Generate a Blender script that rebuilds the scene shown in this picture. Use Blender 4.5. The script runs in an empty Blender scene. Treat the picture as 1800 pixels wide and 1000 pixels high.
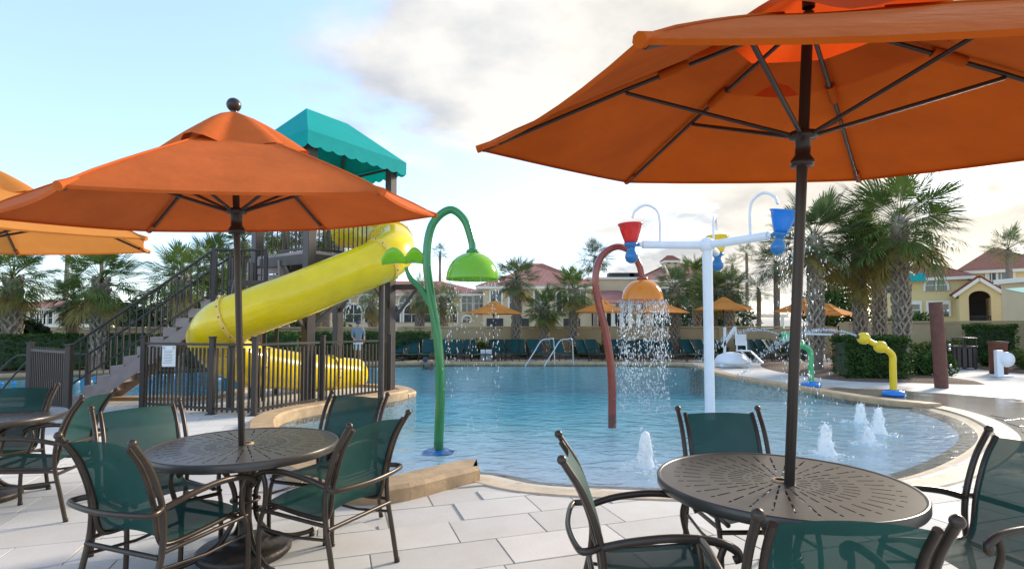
import bpy, bmesh, math, random
from mathutils import Vector, Matrix, noise
R = math.radians
random.seed(7)
scene = bpy.context.scene
col = scene.collection

# ------------------------------------------------------------------ camera
FP, PITCH, SHP, CH = 950.0, R(2.4), 35.0, 1.5      # focal length in px of 1800, pitch up, shift px, eye height
cam_d = bpy.data.cameras.new('camera')
cam = bpy.data.objects.new('camera', cam_d); col.objects.link(cam)
cam.location = (0, 0, CH); cam.rotation_euler = (R(90) + PITCH, 0, 0)
cam_d.sensor_width = 36; cam_d.lens = FP / 1800 * 36; cam_d.shift_y = SHP / 1800
cam_d.clip_start = 0.05; cam_d.clip_end = 3000
scene.camera = cam
# ------------------------------------------------------------------ world, sun, exposure
SUN_AZ, SUN_EL = R(52), R(24)                      # azimuth from +Y towards +X
sun_dir = Vector((math.sin(SUN_AZ) * math.cos(SUN_EL), math.cos(SUN_AZ) * math.cos(SUN_EL), math.sin(SUN_EL)))
scene.view_settings.view_transform = 'Standard'; scene.view_settings.look = 'None'
scene.view_settings.gamma = 1; scene.view_settings.use_curve_mapping = False
scene.view_settings.exposure = 1.28
W = bpy.data.worlds.new('World'); scene.world = W; W.use_nodes = True
nt = W.node_tree; nt.nodes.clear()
def N(t, **k):
    n = nt.nodes.new(t)
    for a, v in k.items(): setattr(n, a, v)
    return n
def LK(a, b): nt.links.new(a, b)
sky = N('ShaderNodeTexSky', sky_type='NISHITA', sun_disc=False, sun_elevation=SUN_EL, sun_rotation=SUN_AZ, air_density=1.0, dust_density=0.6, ozone_density=1.2)
tc = N('ShaderNodeTexCoord')
sep = N('ShaderNodeSeparateXYZ'); LK(tc.outputs['Generated'], sep.inputs[0])
zc = N('ShaderNodeMath', operation='MAXIMUM'); LK(sep.outputs['Z'], zc.inputs[0]); zc.inputs[1].default_value = 0.0
za = N('ShaderNodeMath', operation='ADD'); LK(zc.outputs[0], za.inputs[0]); za.inputs[1].default_value = 0.22
dv = N('ShaderNodeVectorMath', operation='DIVIDE'); LK(tc.outputs['Generated'], dv.inputs[0])
cmb = N('ShaderNodeCombineXYZ')
for i in range(3): LK(za.outputs[0], cmb.inputs[i])
LK(cmb.outputs[0], dv.inputs[1])
n1 = N('ShaderNodeTexNoise'); n1.inputs['Scale'].default_value = 1.15; n1.inputs['Detail'].default_value = 9; n1.inputs['Roughness'].default_value = 0.56; n1.inputs['Distortion'].default_value = 0.25
LK(dv.outputs[0], n1.inputs['Vector'])
dot = N('ShaderNodeVectorMath', operation='DOT_PRODUCT'); LK(tc.outputs['Generated'], dot.inputs[0]); dot.inputs[1].default_value = sun_dir
# cloud cover: the bank thickens towards the sun's side of the sky
cov = N('ShaderNodeMath', operation='MULTIPLY_ADD'); LK(dot.outputs['Value'], cov.inputs[0]); cov.inputs[1].default_value = 0.42; LK(n1.outputs['Fac'], cov.inputs[2])
mask = N('ShaderNodeMapRange', interpolation_type='SMOOTHSTEP'); LK(cov.outputs[0], mask.inputs['Value'])
mask.inputs['From Min'].default_value = 0.72; mask.inputs['From Max'].default_value = 0.86
n2 = N('ShaderNodeTexNoise'); n2.inputs['Scale'].default_value = 2.1; n2.inputs['Detail'].default_value = 7; n2.inputs['Roughness'].default_value = 0.55
LK(dv.outputs[0], n2.inputs['Vector'])
shade = N('ShaderNodeMapRange'); LK(n2.outputs['Fac'], shade.inputs['Value']); shade.inputs['From Min'].default_value = 0.36; shade.inputs['From Max'].default_value = 0.60
cl = N('ShaderNodeMix', data_type='RGBA'); LK(shade.outputs[0], cl.inputs['Factor'])
cl.inputs['A'].default_value = (2.5, 2.65, 2.95, 1); cl.inputs['B'].default_value = (4.3, 4.2, 4.0, 1)
warm = N('ShaderNodeMapRange'); LK(dot.outputs['Value'], warm.inputs['Value']); warm.inputs['From Min'].default_value = 0.70; warm.inputs['From Max'].default_value = 0.99
cl2 = N('ShaderNodeMix', data_type='RGBA', blend_type='ADD'); LK(warm.outputs[0], cl2.inputs['Factor']); LK(cl.outputs['Result'], cl2.inputs['A']); cl2.inputs['B'].default_value = (1.1, .7, -.1, 1)
skyb = N('ShaderNodeMix', data_type='RGBA', blend_type='ADD'); skyb.inputs['Factor'].default_value = 1.0; LK(sky.outputs[0], skyb.inputs['A']); skyb.inputs['B'].default_value = (1.15, 1.6, 2.4, 1)   # thin high veil
fin = N('ShaderNodeMix', data_type='RGBA'); LK(mask.outputs[0], fin.inputs['Factor']); LK(skyb.outputs['Result'], fin.inputs['A']); LK(cl2.outputs['Result'], fin.inputs['B'])
bg = N('ShaderNodeBackground'); bg.inputs['Strength'].default_value = 0.1; LK(fin.outputs['Result'], bg.inputs['Color'])
wo = N('ShaderNodeOutputWorld'); LK(bg.outputs[0], wo.inputs['Surface'])
sl = bpy.data.lights.new('sun', 'SUN'); sl.energy = 2.3; sl.angle = R(12); sl.color = (1, .9, .76)
so = bpy.data.objects.new('sun', sl); col.objects.link(so)
so.rotation_euler = sun_dir.to_track_quat('Z', 'Y').to_euler()
so.location = (20, 20, 30)

# ------------------------------------------------------------------ helpers
_c, _s = math.cos(PITCH), math.sin(PITCH)
def ray(px, py):
    a = (px - 900) / FP; b = (500 + SHP - py) / FP
    return a, _c - b * _s, _s + b * _c
def G(px, py, Z=0.0):                 # pixel -> point on the horizontal plane Z
    a, dy, dz = ray(px, py); t = (Z - CH) / dz
    return Vector((a * t, dy * t, Z))
def D(px, py, Y):                     # pixel -> point at distance Y in front of the eye
    a, dy, dz = ray(px, py); t = Y / dy
    return Vector((a * t, Y, CH + dz * t))
def catmull(pts, n=8, closed=False):
    P = [Vector(p) for p in pts]; out = []; m = len(P)
    rng = range(m) if closed else range(m - 1)
    for i in rng:
        p1, p2 = P[i], P[(i + 1) % m]
        p0 = P[i - 1] if (closed or i > 0) else p1 * 2 - p2
        p3 = P[(i + 2) % m] if (closed or i + 2 < m) else p2 * 2 - p1
        for k in range(n):
            t = k / n
            out.append(.5 * ((2 * p1) + (p2 - p0) * t + (2 * p0 - 5 * p1 + 4 * p2 - p3) * t * t + (3 * p1 - p0 - 3 * p2 + p3) * t ** 3))
    if not closed: out.append(P[-1])
    return out
def pb(px, Y): return Vector(((px - 900) / FP * Y, Y, 0))
class MB:
    def __init__(s): s.v = []; s.f = []; s.sm = []
    def add(s, vs, fs, smooth=False):
        b = len(s.v); s.v += [tuple(v) for v in vs]
        for f in fs: s.f.append([i + b for i in f]); s.sm.append(smooth)
        return s
    def box(s, c, d, M=None):
        x, y, z = d[0] / 2, d[1] / 2, d[2] / 2; c = Vector(c)
        vs = [Vector((i * x, j * y, k * z)) for i in (-1, 1) for j in (-1, 1) for k in (-1, 1)]
        if M is not None: vs = [M @ v for v in vs]
        return s.add([c + v for v in vs], [(0, 1, 3, 2), (4, 6, 7, 5), (0, 4, 5, 1), (2, 3, 7, 6), (0, 2, 6, 4), (1, 5, 7, 3)])
    def bar(s, a, b, w, h, up=(0, 0, 1)):          # box beam from a to b
        a, b = Vector(a), Vector(b); d = b - a; L = d.length; d.normalize()
        u = Vector(up); r = d.cross(u)
        if r.length < 1e-4: r = d.cross(Vector((0, 1, 0)))
        r.normalize(); u = r.cross(d)
        M = Matrix((r, d, u)).transposed()
        return s.box((a + b) / 2, (w, L, h), M)
    def tube(s, pts, r, n=10, caps=True, smooth=True, flat=1.0):
        P = [Vector(p) for p in pts]; m = len(P)
        rr = r if isinstance(r, (list, tuple)) else [r] * m
        T = [(P[min(i + 1, m - 1)] - P[max(i - 1, 0)]).normalized() for i in range(m)]
        u = T[0].orthogonal().normalized()
        if abs(T[0].z) < .95: u = (Vector((0, 0, 1)) - T[0] * T[0].z).normalized()
        vs = []
        for i in range(m):
            u = (u - T[i] * u.dot(T[i])).normalized(); w = T[i].cross(u)
            for k in range(n):
                a = 2 * math.pi * k / n
                vs.append(P[i] + (u * math.cos(a) * flat + w * math.sin(a)) * rr[i])
        fs = [(i * n + k, i * n + (k + 1) % n, (i + 1) * n + (k + 1) % n, (i + 1) * n + k) for i in range(m - 1) for k in range(n)]
        s.add(vs, fs, smooth)
        if caps:
            s.add(vs[:n], [tuple(range(n))[::-1]]); s.add(vs[-n:], [tuple(range(n))])
        return s
    def lathe(s, prof, c=(0, 0, 0), n=24, axis=None, smooth=True, a0=0, a1=2 * math.pi):
        c = Vector(c); full = abs(a1 - a0 - 2 * math.pi) < 1e-6; m = n if full else n + 1
        q = Vector((0, 0, 1)).rotation_difference(Vector(axis)).to_matrix() if axis is not None else None
        vs = []
        for r, z in prof:
            for k in range(m):
                a = a0 + (a1 - a0) * k / n
                p = Vector((r * math.cos(a), r * math.sin(a), z))
                vs.append(c + (q @ p if q else p))
        fs = [(i * m + k, i * m + (k + 1) % m, (i + 1) * m + (k + 1) % m, (i + 1) * m + k) for i in range(len(prof) - 1) for k in range(n)]
        return s.add(vs, fs, smooth)
    def prism(s, poly, z0, z1):                   # vertical prism over an xy polygon
        n = len(poly); vs = [(p[0], p[1], z0) for p in poly] + [(p[0], p[1], z1) for p in poly]
        return s.add(vs, [tuple(range(n))[::-1], tuple(range(n, 2 * n))] + [(i, (i + 1) % n, n + (i + 1) % n, n + i) for i in range(n)])
    def ball(s, c, r, n=12, m=8, sq=1.0):
        return s.lathe([(max(1e-4, r * math.sin(math.pi * i / m)), -r * sq * math.cos(math.pi * i / m)) for i in range(m + 1)], c, n)
    def build(s, name, mat=None, parent=None, loc=None, bevel=0, solid=0, sub=0):
        me = bpy.data.meshes.new(name); me.from_pydata(s.v, [], s.f)
        me.polygons.foreach_set('use_smooth', s.sm); me.validate(); me.update()
        return link(name, me, mat, parent, loc, bevel, solid, sub)
def link(name, me, mat=None, parent=None, loc=None, bevel=0, solid=0, sub=0):
    o = bpy.data.objects.new(name, me); col.objects.link(o)
    if mat and not me.materials: me.materials.append(mat)
    if parent: o.parent = parent
    if loc is not None: o.location = loc
    if bevel: b = o.modifiers.new('bevel', 'BEVEL'); b.width = bevel; b.segments = 2; b.limit_method = 'ANGLE'
    if solid: b = o.modifiers.new('solid', 'SOLIDIFY'); b.thickness = solid; b.offset = 0
    if sub: b = o.modifiers.new('sub', 'SUBSURF'); b.levels = sub; b.render_levels = sub
    return o
def tag(o, label, cat, group=None, kind=None):
    o['label'] = label; o['category'] = cat
    if group: o['group'] = group
    if kind: o['kind'] = kind
    return o
def thing(name, label, cat, loc=(0, 0, 0), rz=0, group=None):
    o = bpy.data.objects.new(name, None); col.objects.link(o); o.empty_display_size = .1
    o.location = loc; o.rotation_euler = (0, 0, rz)
    return tag(o, label, cat, group)
def struct(o): o['kind'] = 'structure'; return o
def dup(root, loc, rz, label=None, scale=None):
    def cp(o, par):
        c = o.copy(); col.objects.link(c); c.parent = par
        for ch in [x for x in kids.get(o, [])]: cp(ch, c)
        return c
    kids = {}
    for o in bpy.data.objects:
        if o.parent: kids.setdefault(o.parent, []).append(o)
    r = cp(root, None); r.location = loc; r.rotation_euler = (0, 0, rz)
    if label: r['label'] = label
    if scale: r.scale = (scale,) * 3
    return r

# ------------------------------------------------------------------ materials
def mat(name, c, rough=.6, metal=0, spec=.5, var=0, vscale=4, bump=0, bscale=40, coat=0, trans=0, sss=0, obj_var=0):
    m = bpy.data.materials.new(name); m.use_nodes = True; t = m.node_tree; b = t.nodes['Principled BSDF']
    b.inputs['Roughness'].default_value = rough; b.inputs['Metallic'].default_value = metal
    b.inputs['Specular IOR Level'].default_value = spec; b.inputs['Base Color'].default_value = (*c, 1)
    if coat: b.inputs['Coat Weight'].default_value = coat; b.inputs['Coat Roughness'].default_value = .08
    tcn = t.nodes.new('ShaderNodeTexCoord')
    last = None
    if var or obj_var:
        hs = t.nodes.new('ShaderNodeHueSaturation'); hs.inputs['Color'].default_value = (*c, 1)
        ad = t.nodes.new('ShaderNodeMath'); ad.operation = 'ADD'; ad.inputs[0].default_value = 1; ad.inputs[1].default_value = 0
        if var:
            nz = t.nodes.new('ShaderNodeTexNoise'); nz.inputs['Scale'].default_value = vscale; nz.inputs['Detail'].default_value = 6; nz.inputs['Roughness'].default_value = .6
            t.links.new(tcn.outputs['Object'], nz.inputs['Vector'])
            mr = t.nodes.new('ShaderNodeMapRange'); mr.inputs['From Min'].default_value = .3; mr.inputs['From Max'].default_value = .7
            mr.inputs['To Min'].default_value = 1 - var; mr.inputs['To Max'].default_value = 1 + var
            t.links.new(nz.outputs['Fac'], mr.inputs['Value']); t.links.new(mr.outputs[0], ad.inputs[0])
        if obj_var:
            oi = t.nodes.new('ShaderNodeObjectInfo'); mo = t.nodes.new('ShaderNodeMapRange'); mo.inputs['To Min'].default_value = -obj_var; mo.inputs['To Max'].default_value = obj_var
            t.links.new(oi.outputs['Random'], mo.inputs['Value']); t.links.new(mo.outputs[0], ad.inputs[1])
        t.links.new(ad.outputs[0], hs.inputs['Value']); t.links.new(hs.outputs[0], b.inputs['Base Color']); last = hs
    if bump:
        nb = t.nodes.new('ShaderNodeTexNoise'); nb.inputs['Scale'].default_value = bscale; nb.inputs['Detail'].default_value = 5
        t.links.new(tcn.outputs['Object'], nb.inputs['Vector'])
        bp = t.nodes.new('ShaderNodeBump'); bp.inputs['Strength'].default_value = bump; bp.inputs['Distance'].default_value = .02
        t.links.new(nb.outputs['Fac'], bp.inputs['Height']); t.links.new(bp.outputs[0], b.inputs['Normal'])
    if trans:                                        # light passes through thin cloth or leaf
        out = t.nodes['Material Output']; tr = t.nodes.new('ShaderNodeBsdfTranslucent'); mx = t.nodes.new('ShaderNodeMixShader')
        mx.inputs[0].default_value = trans
        if last: t.links.new(last.outputs[0], tr.inputs['Color'])
        else: tr.inputs['Color'].default_value = (*c, 1)
        t.links.new(b.outputs[0], mx.inputs[1]); t.links.new(tr.outputs[0], mx.inputs[2]); t.links.new(mx.outputs[0], out.inputs['Surface'])
    return m
def sheer(m, fac, scale=0):                          # open weave: part of the light goes straight through
    t = m.node_tree; out = t.nodes['Material Output']; src = out.inputs['Surface'].links[0].from_socket
    tp = t.nodes.new('ShaderNodeBsdfTransparent'); mx = t.nodes.new('ShaderNodeMixShader'); mx.inputs[0].default_value = fac
    t.links.new(src, mx.inputs[1]); t.links.new(tp.outputs[0], mx.inputs[2]); t.links.new(mx.outputs[0], out.inputs['Surface'])
    return m
M = {}
M['terra'] = mat('terracotta_canvas', (.62, .13, .026), .85, spec=.12, var=.12, vscale=3, bump=.4, bscale=6, trans=.09)
M['orange'] = mat('orange_canvas', (.46, .085, .007), .85, spec=.1, var=.14, vscale=2.5, bump=.4, bscale=6, trans=.085)
M['vent'] = mat('vent_glow_canvas', (.66, .07, .008), .85, spec=.12, var=.07, bump=.12, bscale=9, trans=.45)  # sun glow through the vent cap put into a redder, more translucent cloth
M['amber'] = mat('amber_canvas', (.72, .28, .06), .85, spec=.15, var=.06, bump=.1, bscale=9, trans=.3)
M['bronze'] = mat('bronze_paint', (.050, .038, .028), .36, metal=.35, var=.25, vscale=14, bump=.05, bscale=120)
M['pole'] = mat('pole_paint', (.040, .028, .021), .34, metal=.3, var=.15)
M['frame'] = mat('chair_frame', (.060, .043, .030), .34, metal=.45, var=.25, vscale=9)
M['sling'] = sheer(mat('sling_mesh', (.007, .060, .050), .6, spec=.25, var=.15, vscale=7, trans=.10), .06)
M['lsling'] = mat('lounger_sling', (.007, .062, .06), .6, spec=.3, var=.1, trans=.1)
M['top'] = mat('table_top_paint', (.085, .072, .062), .33, metal=.35, var=.1, vscale=10)
M['base'] = mat('base_paint', (.045, .034, .026), .45, metal=.3, var=.4, vscale=12, bump=.2, bscale=50)
M['white'] = mat('white_paint', (.78, .79, .80), .35, var=.04)
M['brown'] = mat('tower_brown', (.060, .045, .038), .5, var=.2, vscale=5)
M['fence'] = mat('fence_paint', (.034, .025, .019), .5, metal=0, var=.15)
M['step'] = mat('step_concrete', (.33, .265, .245), .8, var=.12, vscale=6, bump=.1)
M['yellow'] = mat('slide_yellow', (.90, .66, .0), .24, coat=.4, var=.10, vscale=2, trans=.12)
M['flange'] = mat('flange_yellow', (.80, .55, .10), .4, var=.15)
M['teal'] = mat('teal_canvas', (.0, .36, .33), .75, spec=.2, var=.06, bump=.1, bscale=8, trans=.2)
M['green'] = mat('green_pipe', (.012, .20, .05), .18, coat=.6, var=.1)
M['lime'] = mat('lime_bowl', (.26, .62, .01), .12, coat=.7, trans=.3)
M['redpipe'] = mat('red_pipe', (.26, .035, .02), .2, coat=.6, var=.15, vscale=6)
M['obowl'] = mat('orange_bowl', (.88, .30, .005), .12, coat=.7, trans=.3)
M['redb'] = mat('red_bucket', (.72, .01, .008), .2, coat=.5)
M['blueb'] = mat('blue_bucket', (.015, .24, .75), .2, coat=.5, trans=.15)
M['yelb'] = mat('yellow_bucket', (.85, .58, .0), .2, coat=.5)
M['bluek'] = mat('blue_knob', (.01, .15, .38), .25, coat=.4)
M['ylw'] = mat('yellow_pipe', (.80, .56, .0), .25, coat=.5)
M['grn2'] = mat('green_sprayer', (.06, .42, .15), .25, coat=.5)
M['rust'] = mat('rust_brown', (.13, .045, .028), .65, var=.25, vscale=8)
M['steel'] = mat('steel', (.5, .5, .5), .25, metal=.9)
M['wall'] = mat('garden_wall_stucco', (.46, .34, .19), .9, var=.08, vscale=1.5, bump=.1, bscale=30)
M['hotel'] = mat('hotel_stucco', (.56, .43, .26), .9, var=.06, vscale=.6)
M['villa'] = mat('villa_stucco', (.66, .50, .23), .9, var=.05, vscale=.6)
M['cream'] = mat('cream_trim', (.74, .68, .55), .8)
M['glass'] = mat('window_glass', (.02, .025, .03), .08, spec=.8)
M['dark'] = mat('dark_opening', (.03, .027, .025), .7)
M['trunk'] = mat('palm_trunk', (.21, .165, .125), .95, var=.35, vscale=7, bump=.6, bscale=18)
M['boot'] = mat('palm_boot', (.30, .24, .175), .9, var=.35, vscale=5)
M['leafA'] = mat('palm_leaf', (.10, .15, .034), .55, spec=.25, var=.3, vscale=1.2, trans=.25)
M['leafB'] = mat('palm_leaf_pale', (.095, .135, .05), .55, spec=.3, var=.3, vscale=1.2, trans=.25)
M['leafY'] = mat('palm_leaf_old', (.22, .17, .04), .7, var=.3, trans=.2)
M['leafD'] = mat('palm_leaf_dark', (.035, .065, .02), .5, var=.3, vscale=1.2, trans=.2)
M['hedge'] = mat('hedge_leaf', (.042, .085, .018), .75, spec=.15, var=.4, vscale=3, trans=.2)
M['shrub'] = mat('shrub_leaf', (.085, .12, .028), .75, spec=.15, var=.4, vscale=3, trans=.2)
M['twig'] = mat('twig', (.06, .045, .03), .9)
M['mulch'] = mat('mulch', (.16, .10, .065), .95, var=.5, vscale=25, bump=.8, bscale=60)
M['coping'] = mat('coping_stone', (.46, .31, .17), .6, var=.25, vscale=5, bump=.25, bscale=25)
M['beach'] = mat('beach_border_stone', (.54, .43, .30), .5, var=.2, vscale=4, bump=.2, bscale=25)
M['tile'] = mat('waterline_tile', (.02, .035, .06), .2, var=.4, vscale=30)
M['skin'] = mat('skin', (.45, .25, .17), .6)
M['shirt'] = mat('grey_shirt', (.20, .24, .28), .9)
M['cap'] = mat('dark_cap', (.05, .06, .09), .9)
M['shorts'] = mat('white_shorts', (.7, .7, .7), .9)
M['paper'] = mat('notice_white', (.75, .75, .73), .5)
M['ink'] = mat('notice_ink', (.22, .22, .23), .7)
def stripes(name, c1, c2, scale, rough=.6, axis='X'):
    m = mat(name, c1, .85, spec=.05); t = m.node_tree; b = t.nodes['Principled BSDF']; tcn = t.nodes['Texture Coordinate'] if 'Texture Coordinate' in t.nodes else t.nodes.new('ShaderNodeTexCoord')
    w = t.nodes.new('ShaderNodeTexWave'); w.bands_direction = axis; w.inputs['Scale'].default_value = scale; w.inputs['Distortion'].default_value = .15
    t.links.new(tcn.outputs['Object'], w.inputs['Vector'])
    nz = t.nodes.new('ShaderNodeTexNoise'); nz.inputs['Scale'].default_value = .7; nz.inputs['Detail'].default_value = 5; t.links.new(tcn.outputs['Object'], nz.inputs['Vector'])
    mx = t.nodes.new('ShaderNodeMix'); mx.data_type = 'RGBA'; mx.inputs['A'].default_value = (*c1, 1); mx.inputs['B'].default_value = (*c2, 1); t.links.new(nz.outputs['Fac'], mx.inputs['Factor'])
    t.links.new(mx.outputs['Result'], b.inputs['Base Color'])
    bp = t.nodes.new('ShaderNodeBump'); bp.inputs['Strength'].default_value = .7; bp.inputs['Distance'].default_value = .08
    t.links.new(w.outputs['Fac'], bp.inputs['Height']); t.links.new(bp.outputs[0], b.inputs['Normal'])
    return m
M['roof'] = stripes('hotel_roof', (.34, .155, .13), (.42, .22, .19), 2.6)
M['vroof'] = stripes('villa_roof', (.24, .07, .05), (.33, .12, .09), 5)
# paving: pale stone, darker and glossy where it is wet beside the pool
def paving(name, lines):
    m = mat(name, (.5, .47, .43), .75); t = m.node_tree; b = t.nodes['Principled BSDF']; L = t.links.new
    tcn = t.nodes.new('ShaderNodeNewGeometry')
    mp = t.nodes.new('ShaderNodeMapping'); mp.inputs['Rotation'].default_value = (0, 0, R(-18)); L(tcn.outputs['Position'], mp.inputs['Vector'])
    nz = t.nodes.new('ShaderNodeTexNoise'); nz.inputs['Scale'].default_value = 2.2; nz.inputs['Detail'].default_value = 8; nz.inputs['Roughness'].default_value = .65; L(tcn.outputs['Position'], nz.inputs['Vector'])
    cr = t.nodes.new('ShaderNodeMix'); cr.data_type = 'RGBA'; cr.inputs['A'].default_value = (.50, .465, .42, 1); cr.inputs['B'].default_value = (.70, .675, .63, 1); L(nz.outputs['Fac'], cr.inputs['Factor'])
    oi = t.nodes.new('ShaderNodeObjectInfo'); mo = t.nodes.new('ShaderNodeMapRange'); mo.inputs['To Min'].default_value = .88; mo.inputs['To Max'].default_value = 1.08; L(oi.outputs['Random'], mo.inputs['Value'])
    sp = t.nodes.new('ShaderNodeTexNoise'); sp.inputs['Scale'].default_value = 110; sp.inputs['Detail'].default_value = 2; L(tcn.outputs['Position'], sp.inputs['Vector'])
    spr = t.nodes.new('ShaderNodeMapRange'); spr.inputs['From Min'].default_value = .3; spr.inputs['From Max'].default_value = .42; spr.inputs['To Min'].default_value = .8; L(sp.outputs['Fac'], spr.inputs['Value'])
    mm = t.nodes.new('ShaderNodeMath'); mm.operation = 'MULTIPLY'; L(mo.outputs[0], mm.inputs[0]); L(spr.outputs[0], mm.inputs[1])
    hs = t.nodes.new('ShaderNodeHueSaturation'); L(cr.outputs['Result'], hs.inputs['Color']); L(mm.outputs[0], hs.inputs['Value'])
    colr = hs.outputs[0]
    if lines:
        br = t.nodes.new('ShaderNodeTexBrick'); br.inputs['Scale'].default_value = 1; br.inputs['Brick Width'].default_value = .8; br.inputs['Row Height'].default_value = .42; br.inputs['Mortar Size'].default_value = .008
        L(mp.outputs[0], br.inputs['Vector']); br.inputs['Color1'].default_value = (1, 1, 1, 1); br.inputs['Color2'].default_value = (.9, .9, .9, 1); br.inputs['Mortar'].default_value = (.35, .33, .3, 1)
        ml = t.nodes.new('ShaderNodeMix'); ml.data_type = 'RGBA'; ml.blend_type = 'MULTIPLY'; ml.inputs['Factor'].default_value = 1; L(colr, ml.inputs['A']); L(br.outputs['Color'], ml.inputs['B']); colr = ml.outputs['Result']
    # wet film: splash zone round the jets on the right-hand bank
    sb = t.nodes.new('ShaderNodeVectorMath'); sb.operation = 'SUBTRACT'; L(tcn.outputs['Position'], sb.inputs[0]); sb.inputs[1].default_value = (7.6, 9.6, 0)
    sc_ = t.nodes.new('ShaderNodeVectorMath'); sc_.operation = 'MULTIPLY'; L(sb.outputs[0], sc_.inputs[0]); sc_.inputs[1].default_value = (.26, .2, 0)
    ln = t.nodes.new('ShaderNodeVectorMath'); ln.operation = 'LENGTH'; L(sc_.outputs[0], ln.inputs[0])
    wn = t.nodes.new('ShaderNodeTexNoise'); wn.inputs['Scale'].default_value = .9; wn.inputs['Detail'].default_value = 5; L(tcn.outputs['Position'], wn.inputs['Vector'])
    ws = t.nodes.new('ShaderNodeMath'); ws.operation = 'MULTIPLY_ADD'; L(wn.outputs['Fac'], ws.inputs[0]); ws.inputs[1].default_value = 1.3; L(ln.outputs['Value'], ws.inputs[2])
    wr = t.nodes.new('ShaderNodeMapRange'); wr.interpolation_type = 'SMOOTHSTEP'; wr.inputs['From Min'].default_value = 1.75; wr.inputs['From Max'].default_value = 1.35; L(ws.outputs[0], wr.inputs['Value'])
    wm = t.nodes.new('ShaderNodeMix'); wm.data_type = 'RGBA'; wm.blend_type = 'MULTIPLY'; L(wr.outputs[0], wm.inputs['Factor']); L(colr, wm.inputs['A']); wm.inputs['B'].default_value = (.5, .46, .41, 1)
    L(wm.outputs['Result'], b.inputs['Base Color'])
    rr = t.nodes.new('ShaderNodeMapRange'); rr.inputs['To Min'].default_value = .78; rr.inputs['To Max'].default_value = .13; L(wr.outputs[0], rr.inputs['Value']); L(rr.outputs[0], b.inputs['Roughness'])
    bp = t.nodes.new('ShaderNodeBump'); bp.inputs['Strength'].default_value = .12; bp.inputs['Distance'].default_value = .01; L(nz.outputs['Fac'], bp.inputs['Height']); L(bp.outputs[0], b.inputs['Normal'])
    return m
M['pave'] = paving('stone_paver', False); M['ground'] = paving('paved_ground', True)
M['joint'] = mat('paver_joint', (.20, .18, .155), .95, var=.2)
# water: clear film with Fresnel reflection, the body of it absorbs red
def water_mat():
    m = bpy.data.materials.new('pool_water'); m.use_nodes = True; t = m.node_tree; t.nodes.clear(); L = t.links.new
    out = t.nodes.new('ShaderNodeOutputMaterial'); tp = t.nodes.new('ShaderNodeBsdfTransparent'); tp.inputs['Color'].default_value = (1, 1, 1, 1)
    gl = t.nodes.new('ShaderNodeBsdfGlossy'); gl.inputs['Roughness'].default_value = .04
    fr = t.nodes.new('ShaderNodeFresnel'); fr.inputs['IOR'].default_value = 1.24; mx = t.nodes.new('ShaderNodeMixShader')
    ge = t.nodes.new('ShaderNodeNewGeometry')
    n1 = t.nodes.new('ShaderNodeTexNoise'); n1.inputs['Scale'].default_value = 2.6; n1.inputs['Detail'].default_value = 4; n1.inputs['Distortion'].default_value = .8
    n2 = t.nodes.new('ShaderNodeTexNoise'); n2.inputs['Scale'].default_value = 9; n2.inputs['Detail'].default_value = 3; n2.inputs['Distortion'].default_value = .5
    mp = t.nodes.new('ShaderNodeMapping'); mp.inputs['Scale'].default_value = (.75, 1.2, 1); L(ge.outputs['Position'], mp.inputs['Vector'])
    L(mp.outputs[0], n1.inputs['Vector']); L(mp.outputs[0], n2.inputs['Vector'])
    ad = t.nodes.new('ShaderNodeMath'); ad.operation = 'MULTIPLY_ADD'; L(n2.outputs['Fac'], ad.inputs[0]); ad.inputs[1].default_value = .35; L(n1.outputs['Fac'], ad.inputs[2])
    bp = t.nodes.new('ShaderNodeBump'); bp.inputs['Strength'].default_value = 1; bp.inputs['Distance'].default_value = .04; L(ad.outputs[0], bp.inputs['Height'])
    L(bp.outputs[0], gl.inputs['Normal']); L(bp.outputs[0], fr.inputs['Normal'])
    L(fr.outputs[0], mx.inputs[0]); L(tp.outputs[0], mx.inputs[1]); L(gl.outputs[0], mx.inputs[2]); L(mx.outputs[0], out.inputs['Surface'])
    va = t.nodes.new('ShaderNodeVolumeAbsorption'); va.inputs['Color'].default_value = (.0, .84, .90, 1); va.inputs['Density'].default_value = .24; L(va.outputs[0], out.inputs['Volume'])
    return m
M['water'] = water_mat()
M['plaster'] = mat('pool_plaster', (.88, .93, .93), .7, var=.03, vscale=1.5)
M['foam'] = mat('foam', (.86, .9, .92), .35, trans=.45, bump=.8, bscale=30)
M['drop'] = mat('droplet', (.85, .9, .93), .1, trans=.4)

# ------------------------------------------------------------------ ground, pool
beach = [G(*p) for p in [(838, 828), (930, 845), (1040, 853), (1160, 857), (1300, 858), (1430, 855), (1530, 847), (1620, 830), (1690, 803), (1731, 773), (1728, 752), (1690, 730), (1630, 714)]]
bank = [G(*p) for p in [(1560, 707), (1500, 699), (1414, 685), (1330, 671), (1268, 659), (1238, 648), (1212, 641)]]
far = [G(1150, 638.5), G(1000, 638), G(850, 638), G(700, 638.5), G(520, 642), G(300, 648), G(0, 660), Vector((-24, 12.6, 0))]
near_l = [Vector((-24, 11.0, 0)), G(0, 703), G(180, 700), G(300, 699), Vector((-6.5, 11.6, 0)), Vector((-6.3, 13.4, 0)), Vector((-4.5, 14.1, 0)), Vector((-2.9, 13.6, 0)), Vector((-2.25, 12.5, 0)), G(716, 695)]
cove = [G(690, 701), G(600, 716), G(520, 731), G(486, 745), G(482, 765), G(510, 800), G(575, 838), G(656, 864), G(760, 843)]
nb, nk, nf, nn = len(beach), len(bank), len(far), len(near_l)
SUBD = 6
outline = catmull(beach + bank + far + near_l + cove, SUBD, closed=True)
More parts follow.
